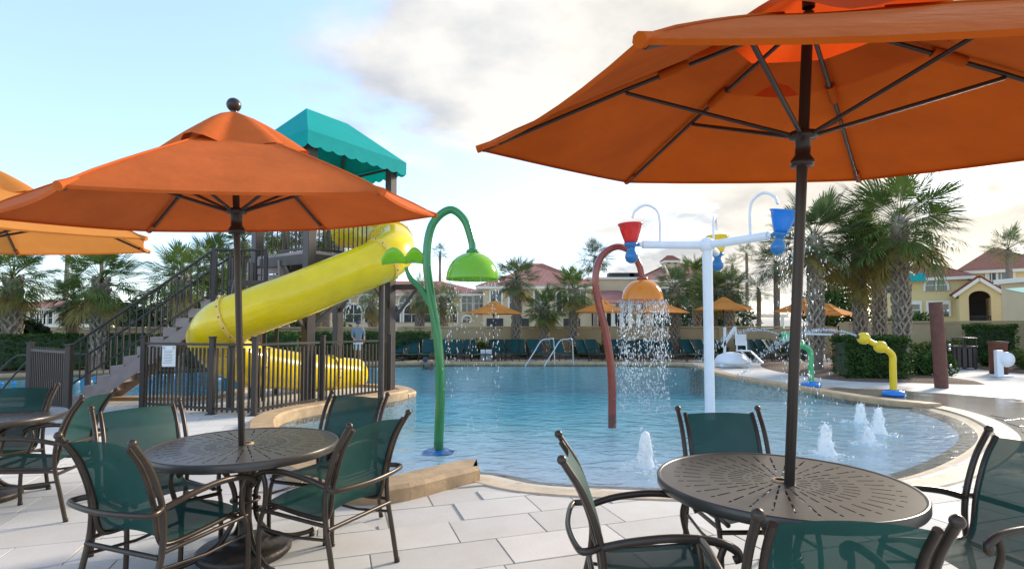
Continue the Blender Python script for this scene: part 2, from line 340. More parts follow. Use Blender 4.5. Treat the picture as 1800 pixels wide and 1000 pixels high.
i_b1 = (nb - 1) * SUBD; i_k1 = (nb + nk) * SUBD; i_f1 = (nb + nk + nf) * SUBD; i_n1 = (nb + nk + nf + nn - 1) * SUBD
beach_line = outline[:i_b1 + 1]
PO = [(p.x, p.y) for p in outline]
def inside(x, y, poly=PO):
    c = False; j = len(poly) - 1
    for i in range(len(poly)):
        xi, yi = poly[i]; xj, yj = poly[j]
        if (yi > y) != (yj > y) and x < (xj - xi) * (y - yi) / (yj - yi) + xi: c = not c
        j = i
    return c
def normals(line, closed=False):          # outward normals (pool on the left-hand walk is inside)
    n = len(line); out = []
    for i in range(n):
        a = line[i - 1] if (closed or i > 0) else line[i]; b = line[(i + 1) % n] if (closed or i < n - 1) else line[i]
        d = (b - a); d.z = 0; d.normalize(); out.append(Vector((d.y, -d.x, 0)))
    return out
area = sum(PO[i - 1][0] * PO[i][1] - PO[i][0] * PO[i - 1][1] for i in range(len(PO)))
SGN = 1 if area > 0 else -1               # outward = SGN * (dy,-dx)
ON = [v * SGN for v in normals(outline, True)]
# ground sheet with the pool cut out
bm = bmesh.new()
ov = [bm.verts.new((x, y, -.012)) for x, y in [(-900, -30), (900, -30), (900, 1600), (-900, 1600)]]
hv = [bm.verts.new((p.x + n.x * .05, p.y + n.y * .05, -.012)) for p, n in zip(outline, ON)]
ed = [bm.edges.new((l[i], l[(i + 1) % len(l)])) for l in (ov, hv) for i in range(len(l))]
bmesh.ops.triangle_fill(bm, use_beauty=True, edges=ed)
for f in bm.faces:
    if f.normal.z < 0: f.normal_flip()
me = bpy.data.meshes.new('ground'); bm.to_mesh(me); bm.free()
ground = struct(link('ground', me, M['ground']))
# pool floor: slopes down from the beach entry
def dist_beach(x, y):
    p = Vector((x, y, 0)); return min((p - q).length for q in beach_line)
def floor_z(x, y):
    d = dist_beach(x, y)
    return -.07 - min(1.15, .075 * d + .012 * d * d * .3)
xs = [-25 + i * 1.0 for i in range(40)]; ys = [4 + i * .75 for i in range(27)]
m_ = MB(); vs = []
for y in ys:
    for x in xs:
        ins = inside(x, y)
        vs.append((x, y, floor_z(x, y) if (ins or dist_beach(x, y) > 1.6) else -.075))
m_.add(vs, [(j * 40 + i, j * 40 + i + 1, (j + 1) * 40 + i + 1, (j + 1) * 40 + i) for j in range(26) for i in range(39)], True)
struct(m_.build('pool_floor', M['plaster']))
# walls of the pool with a tiled waterline
m_ = MB(); n = len(outline)
rng = [i for i in range(n) if i >= i_b1]
m_.add([(outline[i % n].x, outline[i % n].y, z) for i in range(n + 1) for z in (-.16, -1.5)], [(2 * i, 2 * i + 2, 2 * i + 3, 2 * i + 1) for i in rng])
struct(m_.build('pool_wall', M['plaster']))
m_ = MB()
m_.add([(outline[i % n].x, outline[i % n].y, z) for i in range(n + 1) for z in (.0, -.16)], [(2 * i, 2 * i + 2, 2 * i + 3, 2 * i + 1) for i in rng])
struct(m_.build('waterline_tile', M['tile']))
# water body (closed)
bm = bmesh.new()
vt = [bm.verts.new((p.x - q.x * .004, p.y - q.y * .004, -.052)) for p, q in zip(outline, ON)]
vb = [bm.verts.new((p.x - q.x * .004, p.y - q.y * .004, -1.7)) for p, q in zip(outline, ON)]
bm.faces.new(vt); bm.faces.new(vb[::-1])
for i in range(n): bm.faces.new((vt[i], vb[i], vb[(i + 1) % n], vt[(i + 1) % n]))
bmesh.ops.recalc_face_normals(bm, faces=bm.faces); bmesh.ops.triangulate(bm, faces=bm.faces)
me = bpy.data.meshes.new('pool_water'); bm.to_mesh(me); bm.free()
struct(link('pool_water', me, M['water']))
# coping
def strip(name, idx, prof, material, **k):       # sweep a cross-section (offset outwards, z) along the outline
    m = MB(); c = len(prof); vs = []
    for i in idx:
        p, q = outline[i % n], ON[i % n]
        vs += [(p.x + q.x * o, p.y + q.y * o, z) for o, z in prof]
    r = len(idx)
    m.add(vs, [(i * c + j, i * c + j + 1, (i + 1) * c + j + 1, (i + 1) * c + j) for i in range(r - 1) for j in range(c - 1)])
    m.add(vs[:c], [tuple(range(c))]); m.add(vs[-c:], [tuple(range(c))[::-1]])
    return struct(m.build(name, material, **k))
strip('beach_border', list(range(0, i_b1 + 3)), [(-.3, -.085), (-.05, -.045), (.1, -.012), (.34, .0035), (.36, -.02)], M['beach'])
strip('pool_coping', list(range(i_b1, i_f1 + 1)), [(-.03, -.06), (-.04, .02), (-.02, .05), (.30, .05), (.32, -.02)], M['coping'])
strip('pool_coping', list(range(i_f1, i_n1 + 1)), [(-.03, -.06), (-.04, .02), (-.02, .05), (.28, .05), (.30, -.02)], M['coping'])
strip('pool_curb', list(range(i_n1, n + 1)), [(-.02, -.08), (-.03, .10), (0, .13), (.30, .13), (.34, .10), (.34, -.02)], M['coping'])
# pavers, laid in rows turned 18 degrees
def clip(poly, p, q):
    out = []; f = lambda a: (a[0] - p[0]) * q[0] + (a[1] - p[1]) * q[1]
    for i in range(len(poly)):
        a, b = poly[i - 1], poly[i]; fa, fb = f(a), f(b)
        if (fa >= 0) != (fb >= 0): t = fa / (fa - fb); out.append((a[0] + (b[0] - a[0]) * t, a[1] + (b[1] - a[1]) * t))
        if fb >= 0: out.append(b)
    return out
ca, sa = math.cos(R(18)), math.sin(R(18)); pav = []
row = -16
rr_ = random.Random(3)
while row < 22:
    y0 = row * .43; x = -12 + rr_.random()
    while x < 14:
        w = rr_.choice((.43, .65, .65, .87)); g = .0045
        q = [(x + g, y0 + g), (x + w - g, y0 + g), (x + w - g, y0 + .43 - g), (x + g, y0 + .43 - g)]; x += w
        q = [(a * ca - b * sa, a * sa + b * ca + 3.5) for a, b in q]
        cx = sum(a for a, b in q) / 4; cy = sum(b for a, b in q) / 4
        if cy < 1.0 or cy > 9.4 or abs(cx) > cy * 1.02 + .8 or cx < -8.5: continue
        bi = min(range(n), key=lambda i: (outline[i].x - cx) ** 2 + (outline[i].y - cy) ** 2)
        d2 = math.hypot(outline[bi].x - cx, outline[bi].y - cy)
        if inside(cx, cy) and d2 > .5: continue
        if d2 < 1.0:
            for k in (-4, 0, 4):
                p = outline[(bi + k) % n]; o = ON[(bi + k) % n]
                q = clip(q, (p.x + o.x * .365, p.y + o.y * .365), (o.x, o.y))
                if len(q) < 3: break
        if len(q) < 3: continue
        pav.append((cy, q))
    row += 1
pav.sort(key=lambda t: t[0])
rest = MB()
for k, (cy, q) in enumerate(pav):
    dz = rr_.uniform(-.0015, .0015)
    if k < 300:
        cx = sum(a for a, b in q) / len(q); cyy = sum(b for a, b in q) / len(q)
        MB().prism([(a - cx, b - cyy) for a, b in q], -.02, dz).build('paver', M['pave'], ground, (cx, cyy, 0), bevel=.003)
    else: rest.prism(q, -.02, dz)
o = rest.build('paver_field', M['pave'], ground); o['kind'] = 'stuff'

# ------------------------------------------------------------------ foliage helpers
def leaf_cloud(mb, pts, size, rnd, flat=.0):
    for p, nrm in pts:
        p = Vector(p); a = Vector((rnd.gauss(0, 1), rnd.gauss(0, 1), rnd.gauss(0, 1))) + Vector(nrm) * .6
        u = a.cross(Vector((rnd.gauss(0, 1), rnd.gauss(0, 1), rnd.gauss(0, 1))))
        if u.length < 1e-3: continue
        u.normalize(); w = a.cross(u).normalized(); s = size * rnd.uniform(.6, 1.3)
        mb.add([p - u * s, p + w * s * .42, p + u * s, p - w * s * .42], [(0, 1, 2, 3)])
def hedge(name, label, a, b, th, z0, z1, leaf, material, seed, cnt):
    rnd = random.Random(seed); a, b = Vector(a), Vector(b); d = (b - a); L = d.length; d.normalize(); q = Vector((d.y, -d.x, 0))
    t = thing(name, label, 'hedge', (a + b) / 2)
    mb = MB(); pts = []; mid = (a + b) / 2
    for i in range(cnt):
        s = rnd.uniform(-L / 2, L / 2); u = rnd.uniform(-1, 1); z = rnd.uniform(z0, z1)
        k = rnd.random()
        if k < .5: u = rnd.choice((-1, 1, 1)) * rnd.uniform(.82, 1.04)
        elif k < .85: z = z1 + rnd.uniform(-.12, .05)
        bulge = 1 + .12 * noise.noise(Vector((s * .9, z * 1.3, seed)))
        pts.append((d * s + q * (u * th / 2 * bulge) + Vector((0, 0, z + .06 * noise.noise(Vector((s * 1.5, u, seed + 5)))))  , q * u + Vector((0, 0, .4))))
    leaf_cloud(mb, pts, leaf, rnd)
    mb.build('foliage', material, t)
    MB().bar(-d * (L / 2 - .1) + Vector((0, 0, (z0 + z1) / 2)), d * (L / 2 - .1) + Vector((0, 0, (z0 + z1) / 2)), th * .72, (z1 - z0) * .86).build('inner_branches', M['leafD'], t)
    return t
def bush(name, label, p, rx, ry, h, leaf, material, seed, cnt, cat='shrub', group=None):
    rnd = random.Random(seed); t = thing(name, label, cat, p, group=group); mb = MB(); pts = []
    lobes = [(Vector((rnd.uniform(-.5, .5) * rx, rnd.uniform(-.5, .5) * ry, h * rnd.uniform(.35, .7))), rnd.uniform(.45, .7)) for _ in range(7)]
    for i in range(cnt):
        c, s = rnd.choice(lobes); v = Vector((rnd.gauss(0, 1), rnd.gauss(0, 1), rnd.gauss(0, 1))).normalized() * rnd.uniform(.6, 1) ** .5
        p2 = c + Vector((v.x * rx * s, v.y * ry * s, v.z * h * s * .7))
        if p2.z < .02: p2.z = rnd.uniform(.02, .2)
        pts.append((p2, v))
    leaf_cloud(mb, pts, leaf, rnd); mb.build('foliage', material, t)
    st = MB()
    for k in range(6):
        c, s = lobes[k]; st.tube([(0, 0, -.05), c * .5 + Vector((0, 0, -.05)), c], [.03, .02, .008], 5)
    st.build('stems', M['twig'], t)
    return t
# ---- palms
def frond_mesh(L, seed, nb=26, blade=.62, w=.022, droop=.5, spread=2.3):
    """one fan leaf growing along +X from the origin, arching down"""
    rnd = random.Random(seed); mb = MB()
    def spine(t): return Vector((L * t, 0, .12 * L * math.sin(t * 2.2) - droop * .45 * L * t * t))
    pet = [spine(i / 4 * .62) for i in range(5)]
    mb.tube(pet, [.018, .015, .013, .012, .011], 4, caps=False)
    for i in range(nb):
        u = i / (nb - 1); side = u * 2 - 1; a = side * spread * .62
        t0 = .58 + .30 * (1 - abs(side)); b = spine(t0)
        l = blade * L * (1 - .38 * abs(side)) * rnd.uniform(.85, 1.12)
        d = Vector((math.cos(a), math.sin(a), .22 - .3 * abs(side) + rnd.uniform(-.08, .08))).normalized()
        dr = droop * rnd.uniform(.6, 1.4)
        side_v = d.cross(Vector((0, 0, 1))).normalized()
        p1 = b + d * l * .45 + Vector((0, 0, -.06 * dr * l)); p2 = b + d * l * .78 + Vector((0, 0, -.26 * dr * l)); p3 = b + d * l * .97 + Vector((0, 0, -.62 * dr * l))
        ww = w * L / 1.2
        mb.add([b, p1 - side_v * ww, p1 + side_v * ww, p2 - side_v * ww * .7, p2 + side_v * ww * .7, p3], [(0, 1, 2), (1, 3, 4, 2), (3, 5, 4)])
    return mb
def crown_dirs(nl, rnd, low=-.75):
    out = []
    for i in range(nl):
        z = 1 - (1 - low) * ((i + .5) / nl) ** .9; a = i * 2.39996 + rnd.uniform(-.25, .25)
        out.append((a, math.asin(max(-1, min(1, z + rnd.uniform(-.1, .1))))))
    return out
def trunk_mesh(h, r0, r1, boots, rnd, lean=0.0):
    pts = []; rad = []
    for i in range(13):
        t = i / 12; pts.append((lean * t * t, .04 * math.sin(t * 5), -.1 + (h + .1) * t)); rad.append(r0 + (r1 - r0) * t + .012 * rnd.uniform(-1, 1) + (.05 if i == 0 else 0))
    return MB().tube(pts, rad, 12)
def boots_mesh(h, r0, r1, z_from, rnd, lean=0.0, dens=1.0):
    """criss-cross leaf bases that stay on the trunk"""
    mb = MB(); z = z_from; k = 0
    while z < h + .05:
        t = z / h; rr = r0 + (r1 - r0) * t; m = 7
        for i in range(m):
            a = 2 * math.pi * (i + .5 * (k % 2)) / m + rnd.uniform(-.12, .12)
            for sgn in (-1, 1):
                if rnd.random() < .14: continue
                d0 = Vector((math.cos(a), math.sin(a), 0)); a2 = a + sgn * math.pi / m * .95; d1 = Vector((math.cos(a2), math.sin(a2), 0))
                b = d0 * rr * .92 + Vector((lean * t * t, 0, z)); e = d1 * (rr + rnd.uniform(.02, .11)) + Vector((lean * t * t, 0, z + rnd.uniform(.15, .30)))
                mb.tube([b, (b + e) / 2 + d0 * .03, e], [.05 * rr / .2, .042 * rr / .2, .018], 4, smooth=False)
        z += .17 / dens; k += 1
    return mb
def palm(name, label, base, h, cr, nl=44, seed=1, r0=.17, r1=.15, boots=None, leaf='leafA', low=-.75, lean=0., blades=24, old=6, group=None, frond_objs=False, fan=.66, w=.021):
    rnd = random.Random(seed); t = thing(name, label, 'palm tree', base, group=group)
    tr = trunk_mesh(h, r0, r1, boots, rnd, lean).build('trunk', M['trunk'], t)
    if boots is not None: boots_mesh(h, r0, r1, boots, rnd, lean).build('leaf_bases', M['boot'], tr)
    top = Vector((lean, .0, h))
    cr = cr / 1.33
    meshes = [frond_mesh(cr, seed * 10 + k, blades, fan, w, (.2, .4, .65, .95)[k]) for k in range(4)]
    dirs = crown_dirs(nl, rnd, low)
    def place(a, e, k): return Matrix.Translation(top + Vector((0, 0, .1 * math.sin(e)))) @ Matrix.Rotation(a, 4, 'Z') @ Matrix.Rotation(-e, 4, 'Y') @ Matrix.Diagonal((rnd.uniform(.82, 1.08),) * 3).to_4x4() @ Matrix.Rotation(rnd.uniform(-.5, .5), 4, 'X')
    if frond_objs:
        core = MB().lathe([(r1 * 1.1, -.35), (r1 * 1.5, -.1), (r1 * 1.2, .15), (.03, .4)], top, 10).build('crown', M['boot'], t)
        mm = []
        for mb in meshes:
            o = mb.build('frond', M[leaf], core); mm.append(o.data); bpy.data.objects.remove(o)
        my = [x.copy() for x in mm[2:]]
        for x in my: x.materials.clear(); x.materials.append(M['leafY'])
        for i, (a, e) in enumerate(dirs):
            k = min(3, max(0, int((1 - math.sin(e)) * 1.7 + rnd.uniform(-.4, .4))))
            d_ = my[k % 2] if i >= nl - old else mm[k]
            o = link('frond', d_, None, core); o.matrix_local = place(a, e, k)
    else:
        mb = MB(); my = MB()
        for i, (a, e) in enumerate(dirs):
            k = min(3, max(0, int((1 - math.sin(e)) * 1.7 + rnd.uniform(-.4, .4)))); Mx = place(a, e, k); dst = my if i >= nl - old else mb
            dst.add([Mx @ Vector(v) for v in meshes[k].v], meshes[k].f)
        c = mb.build('crown', M[leaf], t)
        if my.v: my.build('old_fronds', M['leafY'], c)
    return t

# ------------------------------------------------------------------ garden walls
def wall(name, label, a, b, z, th=.3):
    a, b = Vector(a), Vector(b); t = thing(name, label, 'wall', (a + b) / 2); m = (a + b) / 2
    MB().bar(a - m + Vector((0, 0, z / 2 - .05)), b - m + Vector((0, 0, z / 2 - .05)), th, z - .02).build('wall_body', M['wall'], t)
    MB().bar(a - m + Vector((0, 0, z)), b - m + Vector((0, 0, z)), th + .12, .09).build('cap', M['wall'], t, bevel=.015)
    L = (b - a).length; d = (b - a).normalized(); k = max(2, int(L / 4.5))
    for i in range(k + 1):
        p = -d * L / 2 + d * L * i / k
        MB().box(p + Vector((0, 0, z / 2 - .02)), (.42, .42, z + .05), d.to_track_quat('X', 'Z').to_matrix()).build('pilaster', M['wall'], t, bevel=.01)
    return t
wall('garden_wall', 'long tan stucco garden wall behind the row of green loungers', (-5.6, 27.6, 0), (15.8, 26.8, 0), 1.50)
wall('garden_wall', 'tan stucco garden wall behind the clipped hedge beside the staircase', (-32, 20.5, 0), (-6.2, 26.8, 0), 1.46)
wall('garden_wall', 'tan stucco wall in front of the yellow villa, behind the litter bin', (16.0, 26, 0), (21.4, 21.4, 0), 1.72)
wall('garden_wall', 'tan stucco end wall beside the green awning', (21.6, 21.2, 0), (20.6, 18.2, 0), 1.9)
# mulch beds
def bed(pts, z=.0):
    m = MB(); P = catmull([(x, y, 0) for x, y in pts], 6, True); k = len(P); c = sum(P, Vector()) / k
    rows = [(1.0, -.012), (.93, .05), (.5, .09)]
    vs = [(c.x + (p.x - c.x) * s, c.y + (p.y - c.y) * s, zz) for s, zz in rows for p in P] + [(c.x, c.y, .1)]
    m.add(vs, [(r * k + i, r * k + (i + 1) % k, (r + 1) * k + (i + 1) % k, (r + 1) * k + i) for r in range(2) for i in range(k)] + [(2 * k + i, 2 * k + (i + 1) % k, 3 * k) for i in range(k)], True)
    return struct(m.build('planting_bed', M['mulch']))
bed([(9.2, 15.6), (11.0, 14.7), (12.4, 14.3), (12.7, 15.2), (13.0, 17.5), (13.6, 22), (11.5, 24), (9.3, 20)])
bed([(-5, 25.6), (2, 25.6), (9, 25.5), (13.5, 25.5), (13.5, 26.6), (2, 27.3), (-5, 27.3)])
bed([(16.6, 17.6), (19, 16.2), (20, 17), (19.6, 20), (17.4, 20.6)])
bed([(-22, 16.6), (-12, 19.4), (-6, 24.0), (-7, 26), (-14, 23.5), (-24, 20)])

# ------------------------------------------------------------------ tower, canopy, stairs, slide, fence
u1 = Vector((.57, .82, 0)).normalized(); u2 = Vector((-.82, .57, 0)).normalized()
NC = D(541, 250, 10.4); NC.z = 0
LA, LB = 2.62, 2.36                                  # sides of the canopy
TC = NC + u1 * LA / 2 + u2 * LB / 2
ZE = D(541, 252, 10.4).z; ZT = ZE + 1.22; DECK = 3.0
tw = thing('slide_tower', 'brown steel slide tower with teal canvas roof above the yellow slide', 'tower', TC)
def tl(a, b, z): return u1 * a + u2 * b + Vector((0, 0, z))
hA, hB = LA / 2 - .24, LB / 2 - .24
QM = u1.to_track_quat('X', 'Z').to_matrix()
for a, b in ((-hA, -hB), (hA, -hB), (-hA, hB), (hA, hB)):
    MB().box(tl(a, b, (ZE + .25) / 2 - .05), (.19, .19, ZE + .3), QM).build('post', M['brown'], tw, bevel=.012)
MB().box(tl(0, 0, DECK), (2 * hA + .1, 2 * hB + .1, .06), QM).build('deck', M['step'], tw)
for a, b, w, d in ((-hA, 0, .1, 2 * hB), (hA, 0, .1, 2 * hB), (0, -hB, 2 * hA, .1), (0, hB, 2 * hA, .1)):
    MB().box(tl(a, b, DECK - .13), (w if w > .1 else .1, d if d > .1 else .1, .2), QM).build('beam', M['brown'], tw)
pk = MB().box((0, 0, 0), (.022, .022, .92)).build('baluster', M['fence'], tw); pkm = pk.data; bpy.data.objects.remove(pk)
def railing(par, a, b, z, h=1.0, gap=.115, posts=True):
    a, b = Vector(a), Vector(b); L = (b - a).length
    for zz in (.08, h): MB().bar(a + Vector((0, 0, z + zz)), b + Vector((0, 0, z + zz)), .04, .045).build('rail', M['fence'], par)
    k = int(L / gap)
    for i in range(1, k):
        o = link('baluster', pkm, None, par, a.lerp(b, i / k) + Vector((0, 0, z + .08 + h / 2 - .04)))
railing(tw, tl(-hA, -hB + .1, 0), tl(-hA, hB - .9, 0), DECK); railing(tw, tl(-hA + .1, -hB, 0), tl(hA - .1, -hB, 0), DECK)
railing(tw, tl(hA, -hB + .1, 0), tl(hA, hB - .9, 0), DECK); railing(tw, tl(-hA + .1, hB, 0), tl(hA - .1, hB, 0), DECK)
for s0, s1 in (((-hA, -hB, 1.75), (-hA + .8, -hB, DECK - .2)), ((-hA, -hB, 1.75), (-hA, -hB + .8, DECK - .2)), ((hA, -hB, 1.85), (hA - .75, -hB, DECK - .2)), ((hA, -hB, 1.55), (hA + .5, -hB - .35, 2.4)), ((-hA, -hB, 1.4), (-hA + .85, -hB - .1, 2.2)), ((-hA, -hB, 1.4), (-hA - .55, -hB - .1, 1.95)), ((hA, hB, 1.8), (hA, hB - .8, DECK - .2))):
    MB().bar(tl(*s0), tl(*s1), .07, .07).build('brace', M['brown'], tw)
MB().bar(tl(hA + .05, -hB - .1, 2.42), tl(hA + .35, -hB - .75, 2.42), .1, .12).build('slide_bracket', M['brown'], tw)
# canopy: hip roof with a short ridge, valance with scalloped edge
aL, bL = LA / 2, LB / 2; rg = .55
cv = [tl(-aL, -bL, ZE + .27), tl(aL, -bL, ZE + .27), tl(aL, bL, ZE + .27), tl(-aL, bL, ZE + .27), tl(-rg, 0, ZT), tl(rg, 0, ZT)]
cn = MB().add(cv, [(0, 1, 5, 4), (1, 2, 5), (2, 3, 4, 5), (3, 0, 4)]).build('canopy', M['teal'], tw, solid=.008)
va = MB()
cor = [(-aL, -bL), (aL, -bL), (aL, bL), (-aL, bL)]
for i in range(4):
    a, b = cor[i], cor[(i + 1) % 4]; k = 9
    for j in range(k):
        for s in range(4):
            t0 = (j + s / 4) / k; t1 = (j + (s + 1) / 4) / k
            z0 = ZE - .05 * math.sin(math.pi * s / 4); z1 = ZE - .05 * math.sin(math.pi * (s + 1) / 4)
            q0 = (a[0] + (b[0] - a[0]) * t0, a[1] + (b[1] - a[1]) * t0); q1 = (a[0] + (b[0] - a[0]) * t1, a[1] + (b[1] - a[1]) * t1)
            f0 = 1.004
            va.add([tl(q0[0] * f0, q0[1] * f0, ZE + .27), tl(q1[0] * f0, q1[1] * f0, ZE + .27), tl(q1[0] * f0, q1[1] * f0, z1), tl(q0[0] * f0, q0[1] * f0, z0)], [(0, 1, 2, 3)])
va.build('valance', M['teal'], cn)
fr_ = MB()
for i in range(4):
    a, b = cor[i], cor[(i + 1) % 4]; fr_.bar(tl(a[0] * .97, a[1] * .97, ZE + .2), tl(b[0] * .97, b[1] * .97, ZE + .2), .05, .05)
    e = tl(-rg if i in (0, 3) else rg, 0, ZT - .06); fr_.bar(tl(a[0] * .97, a[1] * .97, ZE + .2), e, .04, .04)
fr_.build('canopy_frame', M['brown'], cn)
# staircase
PL = TC + tl(-hA, hB - .45, 0); PL.z = 0
S0 = D(150, 700, 10.9); S0.z = 0
LZ = 2.06; Lc = D(390, 528, 11.4); Lc.z = 0
sd = (Lc - S0); sd.z = 0; SL = sd.length; sd.normalize(); sn = Vector((sd.y, -sd.x, 0))    # sn points to the camera side
sw = .55
stc = thing('staircase', 'concrete staircase with black railings leading up to the slide tower', 'staircase', S0)
NS = 11
for i in range(NS):
    z = LZ * (i + 1) / NS; c = sd * (SL * (i + .5) / NS)
    MB().box(c + Vector((0, 0, z - .5 * LZ / NS)), (SL / NS + .02, 2 * sw - .06, LZ / NS - .004), sd.to_track_quat('X', 'Z').to_matrix()).build('step', M['step'], stc, bevel=.008)
lq = sd.to_track_quat('X', 'Z').to_matrix()
MB().box(sd * (SL + .5) + Vector((0, 0, LZ - .04)), (1.0, 2 * sw, .1), lq).build('landing', M['step'], stc)
for s in (-1, 1):
    m_ = MB(); o_ = sn * s * sw
    m_.add([o_ + sd * x + sn * s * w + Vector((0, 0, z)) for w in (-.03, .03) for x, z in ((-.02, 0), (.36, 0), (SL, LZ - .40), (SL, LZ - .16), (-.02, -.0))], [(0, 1, 2, 3, 4), (9, 8, 7, 6, 5)] + [(i, 5 + i, 5 + (i + 1) % 5, (i + 1) % 5) for i in range(5)])
    m_.build('stringer', M['step'], stc)
    p0 = o_ + sd * -.25; p1 = o_ + sd * SL
    MB().tube([p0 + sd * -.25 + Vector((0, 0, .93)), p0 + Vector((0, 0, .93)), p1 + Vector((0, 0, LZ + 1.0)), p1 + sd * 1.0 + Vector((0, 0, LZ + 1.02))], .026, 8).build('handrail', M['fence'], stc)
    MB().bar(p0 + Vector((0, 0, .2)), p1 + Vector((0, 0, LZ + .14)), .03, .03).build('rail', M['fence'], stc)
    for i in range(23):
        t = (i + .5) / 23; q = p0.lerp(p1, t); z = .57 + (LZ + .06) * t
        link('baluster', pkm, None, stc, q + Vector((0, 0, z))).scale = (.8, .8, .86)
    for q, z0 in ((p0, 0), (p1, 0), (p1 + sd * .98, 0)):
        zt = .95 if q is p0 else LZ + 1.04
        MB().box(q + Vector((0, 0, zt / 2)), (.07, .07, zt), lq).build('newel_post', M['fence'], stc)
    for i in range(8): link('baluster', pkm, None, stc, p1 + sd * (.12 * (i + .5)) + Vector((0, 0, LZ + .55)))
# upper flight from the landing to the deck
q0 = sd * (SL + .95); q1 = PL - S0; q1.z = 0
for i in range(5):
    t = (i + .5) / 5; c = q0.lerp(q1, t); z = LZ + (DECK - LZ) * (i + 1) / 5
    dd = (q1 - q0).normalized()
    MB().box(c + Vector((0, 0, z - .09)), ((q1 - q0).length / 5 + .02, .9, .17), dd.to_track_quat('X', 'Z').to_matrix()).build('step', M['step'], stc)
nn_ = Vector((dd.y, -dd.x, 0))
for s in (-1, 1):
    o_ = nn_ * s * .47
    MB().tube([q0 + o_ + Vector((0, 0, LZ + 1)), q1 + o_ + Vector((0, 0, DECK + 1))], .026, 8).build('handrail', M['fence'], stc)
    MB().bar(q0 + o_ + Vector((0, 0, LZ - .1)), q1 + o_ + Vector((0, 0, DECK - .1)), .05, .3).build('stringer', M['step'], stc)
    for i in range(10): link('baluster', pkm, None, stc, q0.lerp(q1, (i + .5) / 10) + o_ + Vector((0, 0, LZ + .52 + (DECK - LZ) * (i + .5) / 10)))
# slide
sp_ = [D(600, 402, 12.9), D(640, 408, 12.75), D(676, 416, 12.3), D(692, 430, 11.7), D(690, 444, 11.1), D(665, 461, 10.75), D(600, 488, 10.5), D(524, 519, 10.2), D(428, 554, 10.0), D(388, 572, 10.05), D(377, 592, 10.4), D(392, 616, 10.9), D(430, 636, 11.4), D(480, 647, 12.0), D(550, 655, 13.0), D(625, 660, 14.2)]
SR = .43
path = catmull(sp_, 6)
wsl = thing('water_slide', 'yellow enclosed tube slide curling down from the brown tower', 'water slide', (path[40].x, path[40].y, 0))
off = Vector((path[40].x, path[40].y, 0))
lp = [p - off for p in path]
MB().tube(lp, SR, 28, caps=False).build('tube', M['yellow'], wsl, solid=.02)
for i in (16, 29, 50, 60, 74, 86):
    if i < len(lp) - 1:
        d = (lp[i + 1] - lp[i - 1]).normalized()
        fl = MB().lathe([(SR + .005, -.035), (SR + .045, -.035), (SR + .045, .035), (SR + .005, .035)], lp[i], 28, d, smooth=False).build('flange', M['flange'], wsl)
        bo = MB(); e = d.orthogonal().normalized(); g = d.cross(e)
        for k in range(14):
            a = 2 * math.pi * k / 14; bo.ball(lp[i] + (e * math.cos(a) + g * math.sin(a)) * (SR + .048), .014, 6, 4)
        bo.build('bolt_ring', M['brown'], fl)
for i, zt in ((50, 0), (29, 0), (74, 0)):
    p = lp[i]
    MB().tube([(p.x, p.y + .0, 0), (p.x, p.y, p.z - SR * .9)], .06, 8).build('support_post', M['brown'], wsl)
p = lp[50]; MB().bar((p.x - .1, p.y, p.z + SR + .25), (p.x + 1.3, p.y + .8, p.z + SR + .28), .09, .1).build('support_arm', M['brown'], wsl)
MB().bar((p.x + .02, p.y - .1, p.z + SR * .6), (p.x + .06, p.y - .05, p.z + SR + .28), .05, .07).build('support_hanger', M['brown'], wsl)
# fence
fp = [G(250, 718), G(371, 728), G(446, 730), G(566, 709), G(684, 693)]
fnc = thing('pool_fence', 'dark brown metal picket fence round the foot of the slide tower', 'fence', fp[2])
pcm = MB().box((0, 0, .59), (.028, .028, 1.1)).build('picket', M['fence']); pm = pcm.data; bpy.data.objects.remove(pcm)
def fence_run(par, org, pts, h=1.25, gap=.095):
    for i, p in enumerate(pts):
        q = p - org
        MB().box(q + Vector((0, 0, h / 2 + .03)), (.085, .085, h + .06)).box(q + Vector((0, 0, h + .075)), (.1, .1, .03)).box(q + Vector((0, 0, .006)), (.16, .16, .012)).build('post', M['fence'], par, bevel=.006)
        if i + 1 < len(pts):
            r = pts[i + 1] - org
            for z in (.1, h - .05): MB().bar(q + Vector((0, 0, z)), r + Vector((0, 0, z)), .032, .042).build('rail', M['fence'], par)
            L = (r - q).length; k = int(L / gap); an = math.atan2((r - q).y, (r - q).x)
            for j in range(1, k):
                o = link('picket', pm, None, par, q.lerp(r, j / k)); o.rotation_euler = (0, 0, an)
fence_run(fnc, fp[2], fp)
gp = [G(118, 735), G(50, 718)]
gt = thing('pool_gate', 'short dark metal gate panel at the foot of the staircase', 'gate', gp[0])
fence_run(gt, gp[0], gp, 1.13)
sg = thing('notice_board', 'white pool rules notice hung on the picket fence', 'sign', D(297, 626, (fp[0].y + fp[1].y) / 2 - .06))
MB().box((0, 0, 0), (.24, .012, .37)).build('board', M['paper'], sg, bevel=.004)
for k in range(9):
    wv = .17 - .05 * ((k * 37) % 5) / 5
    MB().box((-.01 * (k % 3), -.0075, .10 - k * .027), (wv, .002, .007)).build('text_line', M['ink'], sg)
for s in (-1, 1): MB().lathe([(.014, -.002), (.02, -.002), (.02, .002), (.014, .002)], (s * .085, -.008, .15), 10, (0, 1, 0)).build('eyelet', M['ink'], sg)
# pool hand rail at the left
t = thing('pool_handrail', 'dark curved hand rail at the pool edge left of the staircase', 'hand rail', G(20, 690))
for s in (0, .5):
    MB().tube(catmull([(-.9, s, -.3), (-.5, s, .25), (0, s, .78), (.3, s, .85), (.42, s, .7), (.45, s, 0)], 5), .022, 8).build('rail', M['fence'], t)

